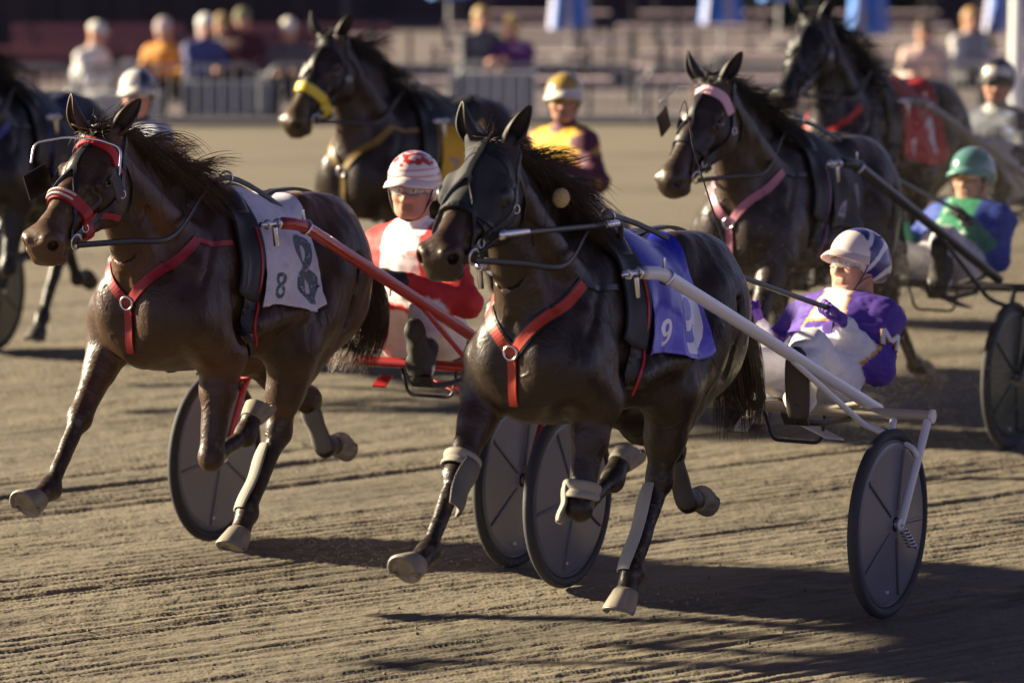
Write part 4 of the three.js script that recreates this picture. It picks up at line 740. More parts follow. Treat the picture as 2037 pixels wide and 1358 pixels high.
harness(horse8, { collar: [0.27, 0.010, 0.014], traceColour: [0.27, 0.010, 0.014], trim: [0.35, 0.01, 0.015], cloth: clothMat(number('#cbc7d2', null, '8', '#4b5560', { glitter: 1 }), 0.6) });
{
  const g = horse8, B = g.B, H = B.H, red = [0.42, 0.014, 0.016];
  const b = bridle(g, { over: 1, brow: red, browW: 0.030, nose: [0.30, 0.012, 0.014], noseW: 0.044, noseT: 0.007 });
  part(g, 'nose_stripe', merge([0.325, 0.345].map(u => strap(B, [H(0.045, u, -0.02), H(0, u, 0.0), H(-0.045, u, -0.02)], 0.006, 0.008, 12, 0.012))), mat([0.55, 0.5, 0.45], 0.6), b);
  part(g, 'jaw_strap', strap(B, [H(0.075, 0.33, -0.13), H(0.085, 0.25, -0.175), H(0.07, 0.2, -0.22)], 0.022, 0.007, 16), mat([0.30, 0.012, 0.015], 0.45), b);
  // wire frame with two small hinged blinds
  const wire = part(g, 'blind_wire', pipe(soften([H(-0.165, 0.20, 0.02), H(-0.165, 0.14, 0.065), H(-0.06, 0.10, 0.062), H(0.06, 0.10, 0.055), H(0.14, 0.11, 0.03), H(0.145, 0.19, -0.03)].map(p => p), 0.03), 0.0045, 6), STEEL, b);
  for (const s of [1, -1]) { const c = H(s * 0.150, 0.225, -0.045), bg = new THREE.BoxGeometry(0.006, 0.10, 0.11); bg.applyMatrix4(new THREE.Matrix4().makeRotationFromEuler(new THREE.Euler(0.45, s * 0.35, 0))); bg.translate(...c); part(g, 'blind', bg, mat([0.008, 0.008, 0.010], 0.3), wire); }
  const L = L8, pale = mat([0.27, 0.255, 0.21], 0.75);
  part(g, 'shin_boot', legBoot(mixV(L.LH[1], L.LH[2], 0.22), mixV(L.LH[1], L.LH[2], 1.02), 0.045, 0.046, [-0.6, 0.3, 0.75], 2.0), pale);
  part(g, 'shin_boot', legBoot(mixV(L.RH[1], L.RH[2], 0.1), mixV(L.RH[1], L.RH[2], 0.96), 0.040, 0.040, [0.2, 0.3, 0.95], 1.9), mat([0.12, 0.11, 0.105], 0.75));
}
const RED = new THREE.MeshPhysicalMaterial({ color: lin(0.33, 0.012, 0.016), roughness: 0.35, clearcoat: 0.5 });
const sulky8 = makeSulky(R8, { label: 'red sulky with red shafts beside the bay horse', half: 0.70, paint: RED, disc: steelDisc, rib: ribM, tip: [0.335, 1.445, 1.06], shaftRear: [0.50, 0.80, -0.30], barY: 0.765, seatX: 0.05, seatZ: -0.45 });

// ---------------------------------------------------------------- drivers
const stripe = (v, a, b) => v > a && v < b;
const PURPLE = [0.075, 0.030, 0.27], WH = [0.68, 0.66, 0.70], GOLD = [0.55, 0.30, 0.05];
const J9 = { hip: [0.13, 0.80, -0.54], chest: [0.12, 1.045, -0.88], head: { p: [0.150, 1.210, -0.895], yaw: -22, pitch: -9, roll: 3 },
  L: { sh: [0.305, 1.02, -0.80], el: [0.365, 0.84, -0.63], ha: [0.245, 1.025, -0.545], hd: [-0.25, 0.75, 0.6], kn: [0.27, 0.97, -0.17], an: [0.365, 0.815, 0.13], toe: [0.385, 0.985, 0.20] },
  R: { sh: [-0.055, 1.0, -0.88], el: [-0.165, 0.875, -0.76], ha: [-0.125, 1.015, -0.535], hd: [0.1, 0.7, 0.7], kn: [-0.13, 0.91, -0.25], an: [-0.285, 0.80, 0.03], toe: [-0.31, 0.94, 0.10] } };
const armT = (side, x, y, z) => { const ab = sub(side.ha, side.el); return dot(sub([x, y, z], side.el), ab) / dot(ab, ab); };
const jacket9 = J => (x, y, z, s, upper) => {
  if (upper) return PURPLE;
  if (s) { const t = armT(s > 0 ? J.L : J.R, x, y, z); return t > 0.36 ? WH : t > 0.29 ? GOLD : PURPLE; }
  const ax = sub(J.chest, J.hip), v = dot(sub([x, y, z], J.hip), ax) / dot(ax, ax), l = x - mix(J.hip[0], J.chest[0], v), w = v + 0.9 * Math.abs(l);
  if (v > 0.97) return Math.abs(l) < 0.075 ? WH : PURPLE;
  const e = Math.abs(l) + 0.05 * (v - 0.6);
  if (v > 0.36 && e > 0.078) return PURPLE; if (v > 0.40 && e > 0.066) return GOLD;
  if (v > 0.50 + 0.5 * Math.abs(l)) return WH; if (v > 0.46 + 0.5 * Math.abs(l)) return GOLD;
  return v > 0.10 ? PURPLE : WH;
};
const helm = (a, b, band, freq, c) => (x, y, z) => { const q = Math.sin(freq * (y + 0.35 * Math.abs(x)) + 3 * nz(x * 9, y * 9, z * 9) * 1.4 - z * 20); return q > 0.25 ? a : q > 0.12 ? band : b; };
const WHP = [0.70, 0.66, 0.68];
// helmets are coloured in head coordinates: z forward, y up
const driver9 = makePerson(R9, { label: 'driver in purple and white silks with a letter M on the sleeve', group: 'sulky drivers', J: J9, jacket: jacket9(J9), collar: WH, pants: (x, y, z) => WH, boots: (x, y, z) => (y > 0.7 && z > 0.20) ? [0.03, 0.028, 0.025] : [0.55, 0.51, 0.42], glove: [0.10, 0.035, 0.30],
  helmet: (x, y, z) => { if (z > 0.055 - 0.25 * Math.abs(x)) return [0.70, 0.60, 0.57]; const q = (y + 0.75 * z) * 62 + 1.2 * Math.sin(z * 30); const w = Math.sin(q); return w > 0.72 ? WHP : w > 0.55 ? [0.35, 0.36, 0.5] : [0.035, 0.028, 0.16]; }, slim: 0.95, peak: [0.70, 0.56, 0.50], goggles: { clear: 1, frame: [0.3, 0.25, 0.18] }, cell: 0.011, headCell: 0.005, handCell: 0.005, helmCell: 0.005 }, [0.13, 0.68, -0.54]);
{
  const g = driver9, B = g.B, sh = J9.L.sh, el = J9.L.el, a = norm(sub(el, sh)), out = norm([0.75, 0.12, 0.62]), b = norm(cross(a, out)), c = add(mixV(sh, el, 0.42), mul(out, 0.07));
  const P = (u, v) => add(c, add(mul(b, u), mul(a, v))), st = [[[-0.032, 0.036], [-0.032, -0.036]], [[-0.032, -0.036], [0, 0.012]], [[0, 0.012], [0.032, -0.036]], [[0.032, -0.036], [0.032, 0.036]]];
  const seg = (w, lift, th) => merge(st.map(([p, q]) => strap(B, [P(p[0] * -1, p[1]), P(-(p[0] + q[0]) / 2, (p[1] + q[1]) / 2), P(q[0] * -1, q[1])], w, th, 8, lift)));
  const M = part(g, 'sleeve_letter', seg(0.024, 0.006, 0.002), mat(GOLD, 0.7)); part(g, 'letter_face', seg(0.015, 0.008, 0.0025), mat(WH, 0.7), M);
  // boot straps and soles
  for (const k of ['L', 'R']) { const s = J9[k], n = norm(sub(s.an, s.kn)), ft = norm(sub(s.toe, s.an)); part(g, 'boot_sole', pipe([0, 0.08, 0.2, 0.4, 0.6, 0.8, 0.92, 1].map(t => mixV(add(add(s.an, mul(n, 0.070)), mul(ft, -0.03)), add(s.toe, add(mul(n, 0.035), mul(ft, 0.02))), t)), t => 0.026 + 0.020 * Math.pow(Math.sin(Math.PI * (0.12 + 0.76 * t)), 0.6), 12, 0.35, n), mat([0.055, 0.045, 0.034], 0.7)); }
}
const J8 = { hip: [0.05, 0.86, -0.43], chest: [0.065, 1.28, -0.32], head: { p: [0.10, 1.475, -0.255], yaw: 10, pitch: 3, roll: 0 },
  L: { sh: [0.24, 1.225, -0.26], el: [0.40, 1.03, -0.16], ha: [0.20, 1.125, -0.02], hd: [-0.6, 0.35, 0.6], kn: [0.27, 0.99, -0.06], an: [0.335, 0.80, 0.12], toe: [0.345, 0.965, 0.19] },
  R: { sh: [-0.115, 1.21, -0.36], el: [-0.225, 0.99, -0.27], ha: [-0.10, 1.06, -0.05], hd: [0.2, 0.4, 0.9], kn: [-0.19, 0.98, -0.06], an: [-0.335, 0.80, 0.12], toe: [-0.345, 0.955, 0.19] } };
const jacket = (J, main, sleeve, cuff, o = {}) => (x, y, z, s, upper) => {
  if (s) { const S = s > 0 ? J.L : J.R, t = armT(S, x, y, z); if (!upper && t > (o.cuffAt ?? 0.55)) return cuff; if (o.dots && nz(x * 14, y * 14, z * 14) > 0.32) return o.dots; return sleeve; }
  const ax = sub(J.chest, J.hip), v = dot(sub([x, y, z], J.hip), ax) / dot(ax, ax), l = x - mix(J.hip[0], J.chest[0], v);
  if (o.hem && v < 0.42) return o.hem; if (o.side && Math.abs(l) > 0.10) return o.side;
  return o.mottle && nz(x * 22, y * 22, z * 22) > 0.42 ? o.mottle : main;
};
const REDC = [0.50, 0.022, 0.022];
const driver8 = makePerson(R8, { label: 'driver in white and red silks wearing a red and white helmet', group: 'sulky drivers', J: J8, jacket: jacket(J8, [0.75, 0.71, 0.72], REDC, REDC, { side: REDC, hem: REDC, mottle: [0.62, 0.30, 0.28] }), collar: [0.75, 0.71, 0.72], pants: (x, y, z) => [0.70, 0.62, 0.60], boots: [0.03, 0.026, 0.022], glove: [0.012, 0.012, 0.013],
  helmet: (x, y, z) => y > 0.105 + 0.02 * nz(x * 20, y * 20, z * 20) ? (nz(x * 40, y * 40, z * 40) > 0.05 ? [0.45, 0.03, 0.03] : [0.68, 0.5, 0.48]) : Math.sin(y * 230) > 0.6 ? [0.55, 0.25, 0.25] : [0.72, 0.62, 0.60], peak: [0.70, 0.58, 0.54], goggles: { clear: 1, frame: [0.12, 0.11, 0.1] }, cell: 0.013, headCell: 0.0055, slim: 1.1 }, [0.05, 0.72, -0.43]);

// ---------------------------------------------------------------- reins and whip
function makeReins(R, J, B, label) {
  const g = thing('driving_reins', label, 'reins', R, [0, 1.0, 0.3], 'reins between the horses and their drivers'), H = B.H, D = B.D;
  for (const s of [1, -1]) {
    const S = s > 0 ? J.L : J.R, hand = add(S.ha, mul(norm(S.hd), 0.075)), bit = H(s * 0.078, 0.46, -0.13), nk = add(mixV(H(s * 0.078, 0.46, -0.13), D([s * 0.07, 1.565, 1.14]), 0.45), [s * 0.10, -0.085, 0]), tr = D([s * 0.07, 1.565, 1.14]);
    part(g, 'rein', band(spline([bit, mixV(bit, nk, 0.55), nk, tr, add(mixV(tr, hand, 0.5), [s * 0.04, -0.03, 0]), add(hand, [0, 0.02, 0.08]), hand, add(hand, [s * -0.015, -0.09, -0.02])], 60), 0.022, 0.005, [0, 1, 0]), HARNESS);
  }
  return g;
}
makeReins(R9, J9, horse9.B, 'black reins from the hooded horse to the purple driver');
makeReins(R8, J8, horse8.B, 'black reins from the bay horse to the red driver');
{
  const g = thing('driving_whip', 'thin dark whip held up by the purple driver', 'whip', R9, [-0.12, 1.08, -0.48]);
  part(g, 'shaft', pipe(spline([[-0.11, 1.02, -0.50], [-0.125, 1.10, -0.44], [-0.16, 1.42, -0.26], [-0.20, 1.72, -0.12]], 24), t => mix(0.007, 0.0022, t), 7), mat([0.02, 0.018, 0.018], 0.5));
  part(g, 'lash', pipe(spline([[-0.20, 1.72, -0.12], [-0.205, 1.80, -0.10], [-0.20, 1.90, -0.05], [-0.19, 1.86, 0.02]], 16), 0.0018, 5), mat([0.04, 0.03, 0.03], 0.6));
}
// ---------------------------------------------------------------- the teams behind
const farDisc = mat([0.018, 0.030, 0.024], 0.35), BLACKP = mat([0.02, 0.02, 0.024], 0.35), GREYP = mat([0.14, 0.14, 0.15], 0.35);
const std = (poll, pitch, yaw, o) => ({ legs: shiftLegs(LEGS_NEAR, [0, 0.055, 0.02]), d: [0, 0.055, 0.02], poll, pitch, yaw, cell: 0.019, maneN: 500, tailN: 350, gloss: 0.40, ...o });
function team(R, h, har, br, sul, drv, reinLabel) {
  const horse = makeHorse(R, h); harness(horse, har); const b = bridle(horse, br); if (br.extra) br.extra(horse, b);
  makeSulky(R, sul); const J = drv.J, P = makePerson(R, { group: 'sulky drivers', cell: 0.016, headCell: 0.008, handCell: 0.008, helmCell: 0.008, boots: [0.02, 0.018, 0.016], ...drv }, [J.hip[0], 0.70, J.hip[2]]);
  makeReins(R, J, horse.B, reinLabel); return horse;
}
const JU = (yaw, extra = {}) => ({ ...J8, head: { ...J8.head, p: [0.10, 1.47, -0.27], yaw, ...extra } });
const tipStd = { tip: [0.335, 1.43, 1.10], shaftRear: [0.50, 0.78, -0.30], barY: 0.755, half: 0.68 };
// yellow cloth, maroon and yellow driver
const JY = JU(26);
team(RY, std([0, 1.90, 1.84], 48, -6, { label: 'dark horse with yellow saddle cloth and yellow noseband', coat: [0.022, 0.014, 0.010], points: [0.012, 0.01, 0.009], muzzle: [0.07, 0.045, 0.02], hair: [0.012, 0.009, 0.007], seed: 31 }),
  { collar: [0.20, 0.12, 0.02], traceColour: [0.2, 0.13, 0.02], trim: [0.3, 0.19, 0.02], cloth: clothMat(number('#d8a411', '#1a1a1c', '7', '#8c8790'), 0.6), clothAt: [0.66, 1.05, 0.60, 0.62, 0.03] },
  { over: 1, nose: [0.65, 0.50, 0.03], noseW: 0.05, noseT: 0.014 },
  { label: 'dark sulky behind the horse with the yellow cloth', paint: GREYP, disc: farDisc, ...tipStd },
  { label: 'driver in yellow and maroon silks with a gold helmet', J: JY, jacket: jacket(JY, [0.62, 0.36, 0.02], [0.10, 0.018, 0.045], [0.10, 0.018, 0.045], { dots: [0.55, 0.32, 0.03] }), collar: [0.10, 0.018, 0.045], pants: [0.6, 0.56, 0.55], glove: [0.03, 0.02, 0.02], helmet: (x, y, z) => y > 0.075 ? [0.40, 0.27, 0.06] : [0.62, 0.58, 0.5], peak: [0.62, 0.58, 0.5], goggles: { lens: [0.55, 0.34, 0.03], frame: [0.1, 0.08, 0.02] } },
  'black reins from the yellow clothed horse to its driver');
// pink breast collar, green and blue driver
const JP = { ...J9, head: { p: [0.13, 1.225, -0.86], yaw: -4, pitch: 0, roll: 4 } };
team(RP, std([0, 1.84, 1.92], 46, -12, { label: 'dark horse with pink breast collar and pink browband', legs: (l => ({ ...l, LH: [[0.19, 0.90, 0.60], [0.13, 0.62, 0.12], [0.13, 0.36, -0.14], [0.13, 0.335, -0.22], [0, -0.1, -0.99]] }))(shiftLegs(swapLegs(LEGS_NEAR), [0, 0.055, 0.02])), coat: [0.028, 0.019, 0.015], points: [0.016, 0.012, 0.011], muzzle: [0.05, 0.032, 0.022], hair: [0.014, 0.010, 0.009], seed: 41 }),
  { collar: [0.42, 0.15, 0.20], traceColour: [0.03, 0.03, 0.03], trim: [0.2, 0.08, 0.2], cloth: clothMat(number('#2c2a2c', '#141816', '4', '#9a92ae', { size: 300 }), 0.6) },
  { over: 1, brow: [0.62, 0.36, 0.42], browW: 0.042, extra: (g, b) => { const H = g.B.H; const w = part(g, 'blind_wire', pipe([H(-0.165, 0.17, 0.04), H(-0.1, 0.09, 0.06), H(0, 0.07, 0.055)], 0.005, 6), STEEL, b); const bg = new THREE.BoxGeometry(0.008, 0.10, 0.10); bg.rotateX(0.45); bg.translate(...H(-0.155, 0.22, -0.03)); part(g, 'blind', bg, mat([0.008, 0.008, 0.01], 0.3), w); } },
  { label: 'black sulky with dark green wheel discs', paint: BLACKP, disc: farDisc, ...tipStd, seatX: 0.12, seatZ: -0.50 },
  { label: 'driver in green and blue silks with orange goggles', J: JP, jacket: jacket(JP, [0.03, 0.22, 0.11], [0.02, 0.05, 0.28], [0.03, 0.16, 0.10], { cuffAt: 0.3, side: [0.02, 0.05, 0.28], mottle: [0.4, 0.45, 0.4] }), collar: [0.4, 0.5, 0.45], pants: [0.55, 0.53, 0.55], glove: [0.02, 0.02, 0.02], helmet: (x, y, z) => y > 0.12 ? [0.10, 0.22, 0.22] : [0.07, 0.20, 0.17], peak: [0.12, 0.30, 0.26], goggles: { lens: [0.6, 0.26, 0.02], frame: [0.05, 0.04, 0.03] } },
  'black reins from the pink collared horse to its driver');
// red number 1 cloth
const JR = JU(24);
team(RR, std([0, 1.93, 1.80], 48, -4, { label: 'black horse with red number 1 cloth and red breast collar', coat: [0.010, 0.009, 0.010], points: [0.008, 0.008, 0.008], hair: [0.009, 0.008, 0.008], seed: 51 }),
  { collar: [0.40, 0.02, 0.02], trim: [0.2, 0.02, 0.02], cloth: clothMat(number('#a3121c', '#8c0d18', '1', '#d9d4dd', { size: 420 }), 0.6), clothAt: [0.66, 1.05, 0.62, 0.64, 0.03] },
  { over: 1 }, { label: 'dark sulky behind the horse with the red cloth', paint: GREYP, disc: farDisc, ...tipStd },
  { label: 'driver in dark silks with a black and white helmet', J: JR, jacket: jacket(JR, [0.05, 0.06, 0.09], [0.03, 0.035, 0.06], [0.45, 0.43, 0.40], { dots: [0.12, 0.16, 0.30] }), collar: [0.3, 0.3, 0.3], pants: [0.5, 0.5, 0.5], glove: [0.4, 0.38, 0.34], helmet: (x, y, z) => z > 0.06 && y < 0.11 ? [0.55, 0.52, 0.46] : [0.03, 0.03, 0.035], peak: [0.03, 0.03, 0.03], goggles: { lens: [0.05, 0.05, 0.06], frame: [0.03, 0.03, 0.03] } },
  'black reins from the red clothed horse to its driver');
// leftmost team, blue and yellow cloth
const JL = JU(22);
team(RL, std([0, 1.90, 1.84], 44, 0, { label: 'black horse with blue and yellow saddle cloth', legs: shiftLegs(LEGS_NEAR, [0, 0.055, 0.02]), coat: [0.010, 0.008, 0.008], points: [0.009, 0.008, 0.008], hair: [0.009, 0.008, 0.008], horn: [0.05, 0.045, 0.04], seed: 61 }),
  { collar: [0.05, 0.06, 0.25], trim: [0.02, 0.03, 0.2], cloth: clothMat(number('#0e1228', '#101a3c', '5', '#5c5430', { size: 420 }), 0.6), clothAt: [0.60, 1.05, 0.60, 0.64, 0.03] },
  { over: 1 }, { label: 'dark sulky behind the horse with the blue cloth', paint: BLACKP, disc: farDisc, ...tipStd },
  { label: 'driver in white and pale blue silks with a half black helmet', J: JL, jacket: jacket(JL, [0.55, 0.58, 0.66], [0.50, 0.54, 0.66], [0.6, 0.6, 0.62], { mottle: [0.5, 0.36, 0.12] }), collar: [0.05, 0.05, 0.08], pants: [0.6, 0.58, 0.58], glove: [0.05, 0.05, 0.05], helmet: (x, y, z) => z > 0.0 && x < 0.02 ? [0.66, 0.63, 0.56] : [0.035, 0.04, 0.07], peak: [0.6, 0.57, 0.5], goggles: { clear: 1, frame: [0.1, 0.1, 0.12] } },
  'black reins from the blue clothed horse to its driver');
// ---------------------------------------------------------------- apron, barrier, benches, spectators, building
const AP = -0.15;
{
  const g = new THREE.PlaneGeometry(160, 60, 80, 30); g.rotateX(-Math.PI / 2); g.translate(0, AP, -73.15); paint(g, (x, y, z) => mul([0.13, 0.105, 0.105], 1 + 0.2 * nz(x * 0.4, z * 0.4, 1) + 0.12 * nz(x * 3, z * 3, 2)));
  const m = shade(new THREE.Mesh(g, vmat(0.85))); m.name = 'pavement'; scene.add(m); tag(m, 'paved spectator apron behind the barrier', 'pavement', null, 'structure');
  const kb = shade(new THREE.Mesh(new THREE.BoxGeometry(150, 0.30, 0.25), mat([0.24, 0.22, 0.20], 0.9))); kb.position.set(0, -0.09, -43.2); kb.name = 'kerb'; scene.add(kb); tag(kb, 'low concrete kerb along the far edge of the track', 'kerb', null, 'structure');
}
// steel crowd barriers
function barrier(x, turn, label, z = -43.7) {
  const R = rig(x, z, turn), g = thing('crowd_barrier', label, 'barrier', R, [0, 0, 0], 'steel crowd barriers beside the track'), M = mat([0.22, 0.23, 0.25], 0.5, { metalness: 0.3 });
  part(g, 'frame', pipe(soften([[-0.98, AP, 0], [-0.98, 0.60, 0], [0.98, 0.60, 0], [0.98, AP, 0]], 0.16, 8), 0.024, 10), M);
  part(g, 'lower_rail', pipe([[-0.97, 0.05, 0], [0.97, 0.05, 0]], 0.018, 8), M);
  for (let k = -6; k <= 6; k++) part(g, 'bar', pipe([[k * 0.14, 0.05, 0], [k * 0.14, 0.60, 0]], 0.007, 6), M);
  for (const s of [1, -1]) part(g, 'foot', pipe(soften([[s * 0.8, AP + 0.015, -0.3], [s * 0.8, AP + 0.06, 0], [s * 0.8, AP + 0.015, 0.3]], 0.1), 0.022, 8), M);
}
for (let k = -5; k <= 5; k++) barrier(k * 2.06 + 0.4, k % 2 ? 2 : -2, 'grey steel crowd barrier standing along the track edge');
// boxes and panels standing at the barrier
function prop(name, label, x, y, z, s, c, lidC) {
  const R = rig(x, z, 0), g = thing(name, label, name.split('_').pop(), R, [0, y, 0]);
  const b = new THREE.BoxGeometry(...s); b.translate(0, y + s[1] / 2, 0); part(g, 'shell', b, mat(c, 0.7));
  const l = new THREE.BoxGeometry(s[0] * 1.04, 0.04, s[2] * 1.04); l.translate(0, y + s[1] + 0.021, 0); part(g, 'lid', l, mat(lidC || mul(c, 1.3), 0.6));
  for (const t of [-1, 1]) { const q = new THREE.BoxGeometry(0.03, s[1] * 0.92, 0.02); q.translate(t * s[0] * 0.4, y + s[1] / 2, s[2] / 2 + 0.011); part(g, 'rib', q, mat(mul(c, 0.8), 0.7)); }
}
prop('equipment_case', 'blue grey case behind the barrier below the seated group', -3.15, AP, -44.2, [0.9, 0.52, 0.4], [0.13, 0.14, 0.18]);
prop('storage_bin', 'pale grey bin beside the blue grey case', -4.2, AP, -44.2, [0.7, 0.40, 0.4], [0.34, 0.34, 0.36]);
prop('storage_bin', 'grey bin under the two seated women', -0.2, AP, -44.3, [0.9, 0.62, 0.4], [0.24, 0.25, 0.29]);
prop('wooden_box', 'brown wooden box at the barrier right of the women', 2.35, AP, -44.3, [0.7, 0.45, 0.4], [0.16, 0.11, 0.08]);
prop('wooden_box', 'tan box at the barrier behind the pink collared horse', 3.3, AP, -44.3, [0.6, 0.35, 0.4], [0.30, 0.22, 0.16]);
// park benches with planks
function bench(x, z, c, label, n = 2, turn = 0) {
  const g = thing('park_bench', label, 'bench', rig(x, z, turn), [0, AP, 0], 'rows of slatted benches'), W = 2.3, M = [0, 1, 2].map(i => mat(mul(c, 0.85 + 0.15 * i), 0.65)), IR = mat([0.05, 0.05, 0.05], 0.6), rot = (b, p) => { b.translate(...p); return b; };
  for (let i = 0; i < 3; i++) part(g, 'seat_plank', rot(new THREE.BoxGeometry(W, 0.035, 0.125), [0, AP + 0.44, -0.05 + i * 0.14]), M[i]);
  for (let i = 0; i < n; i++) part(g, 'back_plank', rot(new THREE.BoxGeometry(W, 0.125, 0.035), [0, AP + 0.58 + i * 0.17, -0.20 - i * 0.03]), M[(i + 1) % 3]);
  for (const s of [-1, 1]) part(g, 'leg', merge([boxAt([s * 0.9, AP + 0.2, 0.2], [0.05, 0.42, 0.05]), boxAt([s * 0.9, AP + 0.42, -0.19], [0.05, 0.84, 0.05]), boxAt([s * 0.9, AP + 0.405, 0.03], [0.05, 0.035, 0.45])]), IR);
}
reseed(404);
const ROWS = [-46.8, -49.8, -53.2, -57.2, -62.0, -67.5];
ROWS.forEach((z, r) => { for (let k = -4; k <= 4; k++) { const x = k * 2.75 + (r % 2) * 0.5 + rr(-0.1, 0.1); if (x < -7.5 || x > 8.8) continue; const leftSide = x < -2.2; if (leftSide && r > 2) continue; if (r === 0 && x > -2.2 && x < -1.2) continue;
  bench(x, z, leftSide ? [0.17, 0.065, 0.075] : [0.60, 0.46, 0.455], (leftSide ? 'dark red slatted bench in the ' : 'faded pink slatted bench in the ') + ['first', 'second', 'third', 'fourth', 'fifth', 'sixth', 'seventh'][r] + ' row from the barrier', leftSide ? 2 : 0, rr(-1.5, 1.5)); } });
// closed blue parasols
function parasol(x, hem, label, z = -60.6) {
  const g = thing('closed_parasol', label, 'parasol', rig(x, z, 0), [0, AP, 0], 'closed blue parasols'), top = 2.5, pos = [], idx = [], S = 24;
  for (let i = 0; i <= 10; i++) for (let j = 0; j < S; j++) { const t = i / 10, a = j / S * 6.2832, r = (0.05 + 0.22 * Math.pow(t, 0.8)) * (1 + 0.22 * Math.cos(a * 8)); pos.push(Math.cos(a) * r, mix(top, hem, t), Math.sin(a) * r); }
  for (let i = 0; i < 10; i++) for (let j = 0; j < S; j++) { const a = i * S + j, b = i * S + (j + 1) % S; idx.push(a, b, a + S, b, b + S, a + S); }
  const ge = geoOf(pos, idx); paint(ge, (xx, yy, zz) => Math.sin(Math.atan2(zz, xx) * 4 + x) > 0.55 ? [0.45, 0.42, 0.52] : [0.05, 0.19, 0.62]);
  part(g, 'canopy', ge, vmat(0.7)); part(g, 'pole', pipe([[0, AP, 0], [0, 2.65, 0]], 0.025, 8), mat([0.5, 0.5, 0.5], 0.4)); part(g, 'base', new THREE.CylinderGeometry(0.2, 0.26, 0.08, 20).translate(0, AP + 0.04, 0), mat([0.1, 0.1, 0.1], 0.8));
}
[[0.87, 0.31], [3.15, 0.39], [5.36, 0.22], [7.42, 0.28], [-1.0, 0.66], [4.24, 0.62]].forEach(([x, h], i) => parasol(x, h, ['closed blue parasol behind the two seated women', 'closed blue parasol in front of the grey green wall', 'closed blue parasol in front of the dark hedge', 'closed blue parasol beside the white lamp post', 'closed blue parasol behind the horse with the yellow cloth', 'closed blue parasol above the ears of the black horse'][i], i > 3 ? -64 : -60.6));
// building with posts and panels
{
  const g = thing('grandstand_building', 'dark grandstand building with panels and posts behind the benches', 'building', rig(0, -77, 0), [0, AP, 0]), part0 = (n, c, s, m, p) => { const b = new THREE.BoxGeometry(...s); b.translate(...c); return part(g, n, b, m, p); };
  part0('wall', [0, 3.3, -0.5], [110, 7, 0.6], mat([0.022, 0.018, 0.022], 0.85));
  part0('plinth', [0, AP + 0.3, 0.06], [109, 0.6, 0.5], mat([0.06, 0.04, 0.045], 0.85));
  for (let k = -9; k <= 9; k++) { const x = k * 3.1 + 0.6; part0('post', [x, 3.2, 0.35], [0.28, 6.6, 0.28], mat(k > 0 ? [0.07, 0.045, 0.045] : [0.035, 0.028, 0.03], 0.8)); }
  for (let k = -9; k < 9; k++) { const x = k * 3.1 + 2.15; const c = k === 1 || k === 0 ? [0.09, 0.095, 0.08] : k > 2 ? [0.05, 0.035, 0.04] : [0.03, 0.024, 0.03]; part0('panel', [x, 1.8, -0.13], [2.5, 2.9, 0.12], mat(c, 0.8)); part0('window', [x, 4.7, -0.15], [2.4, 1.5, 0.08], mat([0.02, 0.025, 0.04], 0.1)); }
}
{
  const g = thing('betting_kiosk', 'dark timber kiosk wall behind the red benches', 'kiosk', rig(-6.2, -57, 0), [0, AP, 0]), bx = (n, c, s, m, p) => { const b = new THREE.BoxGeometry(...s); b.translate(...c); return part(g, n, b, m, p); }, W = [0, 1].map(i => mat([0.020 + 0.006 * i, 0.015 + 0.004 * i, 0.019 + 0.004 * i], 0.8));
  bx('frame', [0, 1.8, -1.0], [7.6, 3.9, 1.9], W[0]); bx('roof', [0, 3.85, -0.9], [8.2, 0.16, 2.6], mat([0.04, 0.035, 0.04], 0.7));
  for (let k = 0; k < 19; k++) bx('board', [-3.6 + k * 0.4, 1.8, 0.0], [0.385, 3.8, 0.03 + 0.01 * (k % 2)], W[k % 2]);
}
{ // hedge as a mass of leaves
  const g = thing('clipped_hedge', 'dark green hedge in front of the grandstand', 'hedge', rig(5.6, -72, 0), [0, AP, 0]); reseed(91);
  const pos = [], idx = []; for (let i = 0; i < 9000; i++) { const c = [rr(-1.9, 1.9), AP + Math.pow(rnd(), 0.8) * 1.9, rr(-0.5, 0.5)], a = rr(0, 6.28), b = rr(-1, 1), s = 0.05; const u = [Math.cos(a) * s, b * s, Math.sin(a) * s], v = [-Math.sin(a) * s * 0.6, rr(-0.5, 0.8) * s, Math.cos(a) * s * 0.6], o = pos.length / 3; pos.push(...sub(c, u), ...add(c, v), ...add(c, u), ...sub(c, v)); idx.push(o, o + 1, o + 2, o, o + 2, o + 3); }
  part(g, 'foliage', paint(geoOf(pos, idx), (x, y, z) => mul([0.025, 0.05, 0.022], 1 + 0.5 * nz(x * 20, y * 20, z * 20))), vmat(0.7));
  part(g, 'stems', merge([-1.5, -0.75, 0, 0.75, 1.5].map(x => pipe([[x, AP, 0], [x + 0.05, AP + 1.3, 0]], t => mix(0.04, 0.012, t), 6))), mat([0.05, 0.035, 0.02], 0.9));
}
{ // lamp post
  const g = thing('lamp_post', 'white lamp post at the edge of the track', 'lamp post', rig(5.46, -43.55, 0), [0, AP, 0]), M = mat([0.70, 0.72, 0.74], 0.4);
  part(g, 'post', pipe([[0, AP, 0], [0, 6.2, 0]], t => mix(0.085, 0.05, t), 16), M); part(g, 'base', new THREE.CylinderGeometry(0.13, 0.16, 0.22, 16).translate(0, AP + 0.11, 0), M);
  part(g, 'arm', pipe(soften([[0, 6.15, 0], [0, 6.4, 0.1], [0, 6.45, 0.9]], 0.2), 0.035, 10), M); part(g, 'lamp_head', new THREE.BoxGeometry(0.3, 0.14, 0.6).translate(0, 6.43, 1.15), mat([0.3, 0.3, 0.32], 0.4));
}
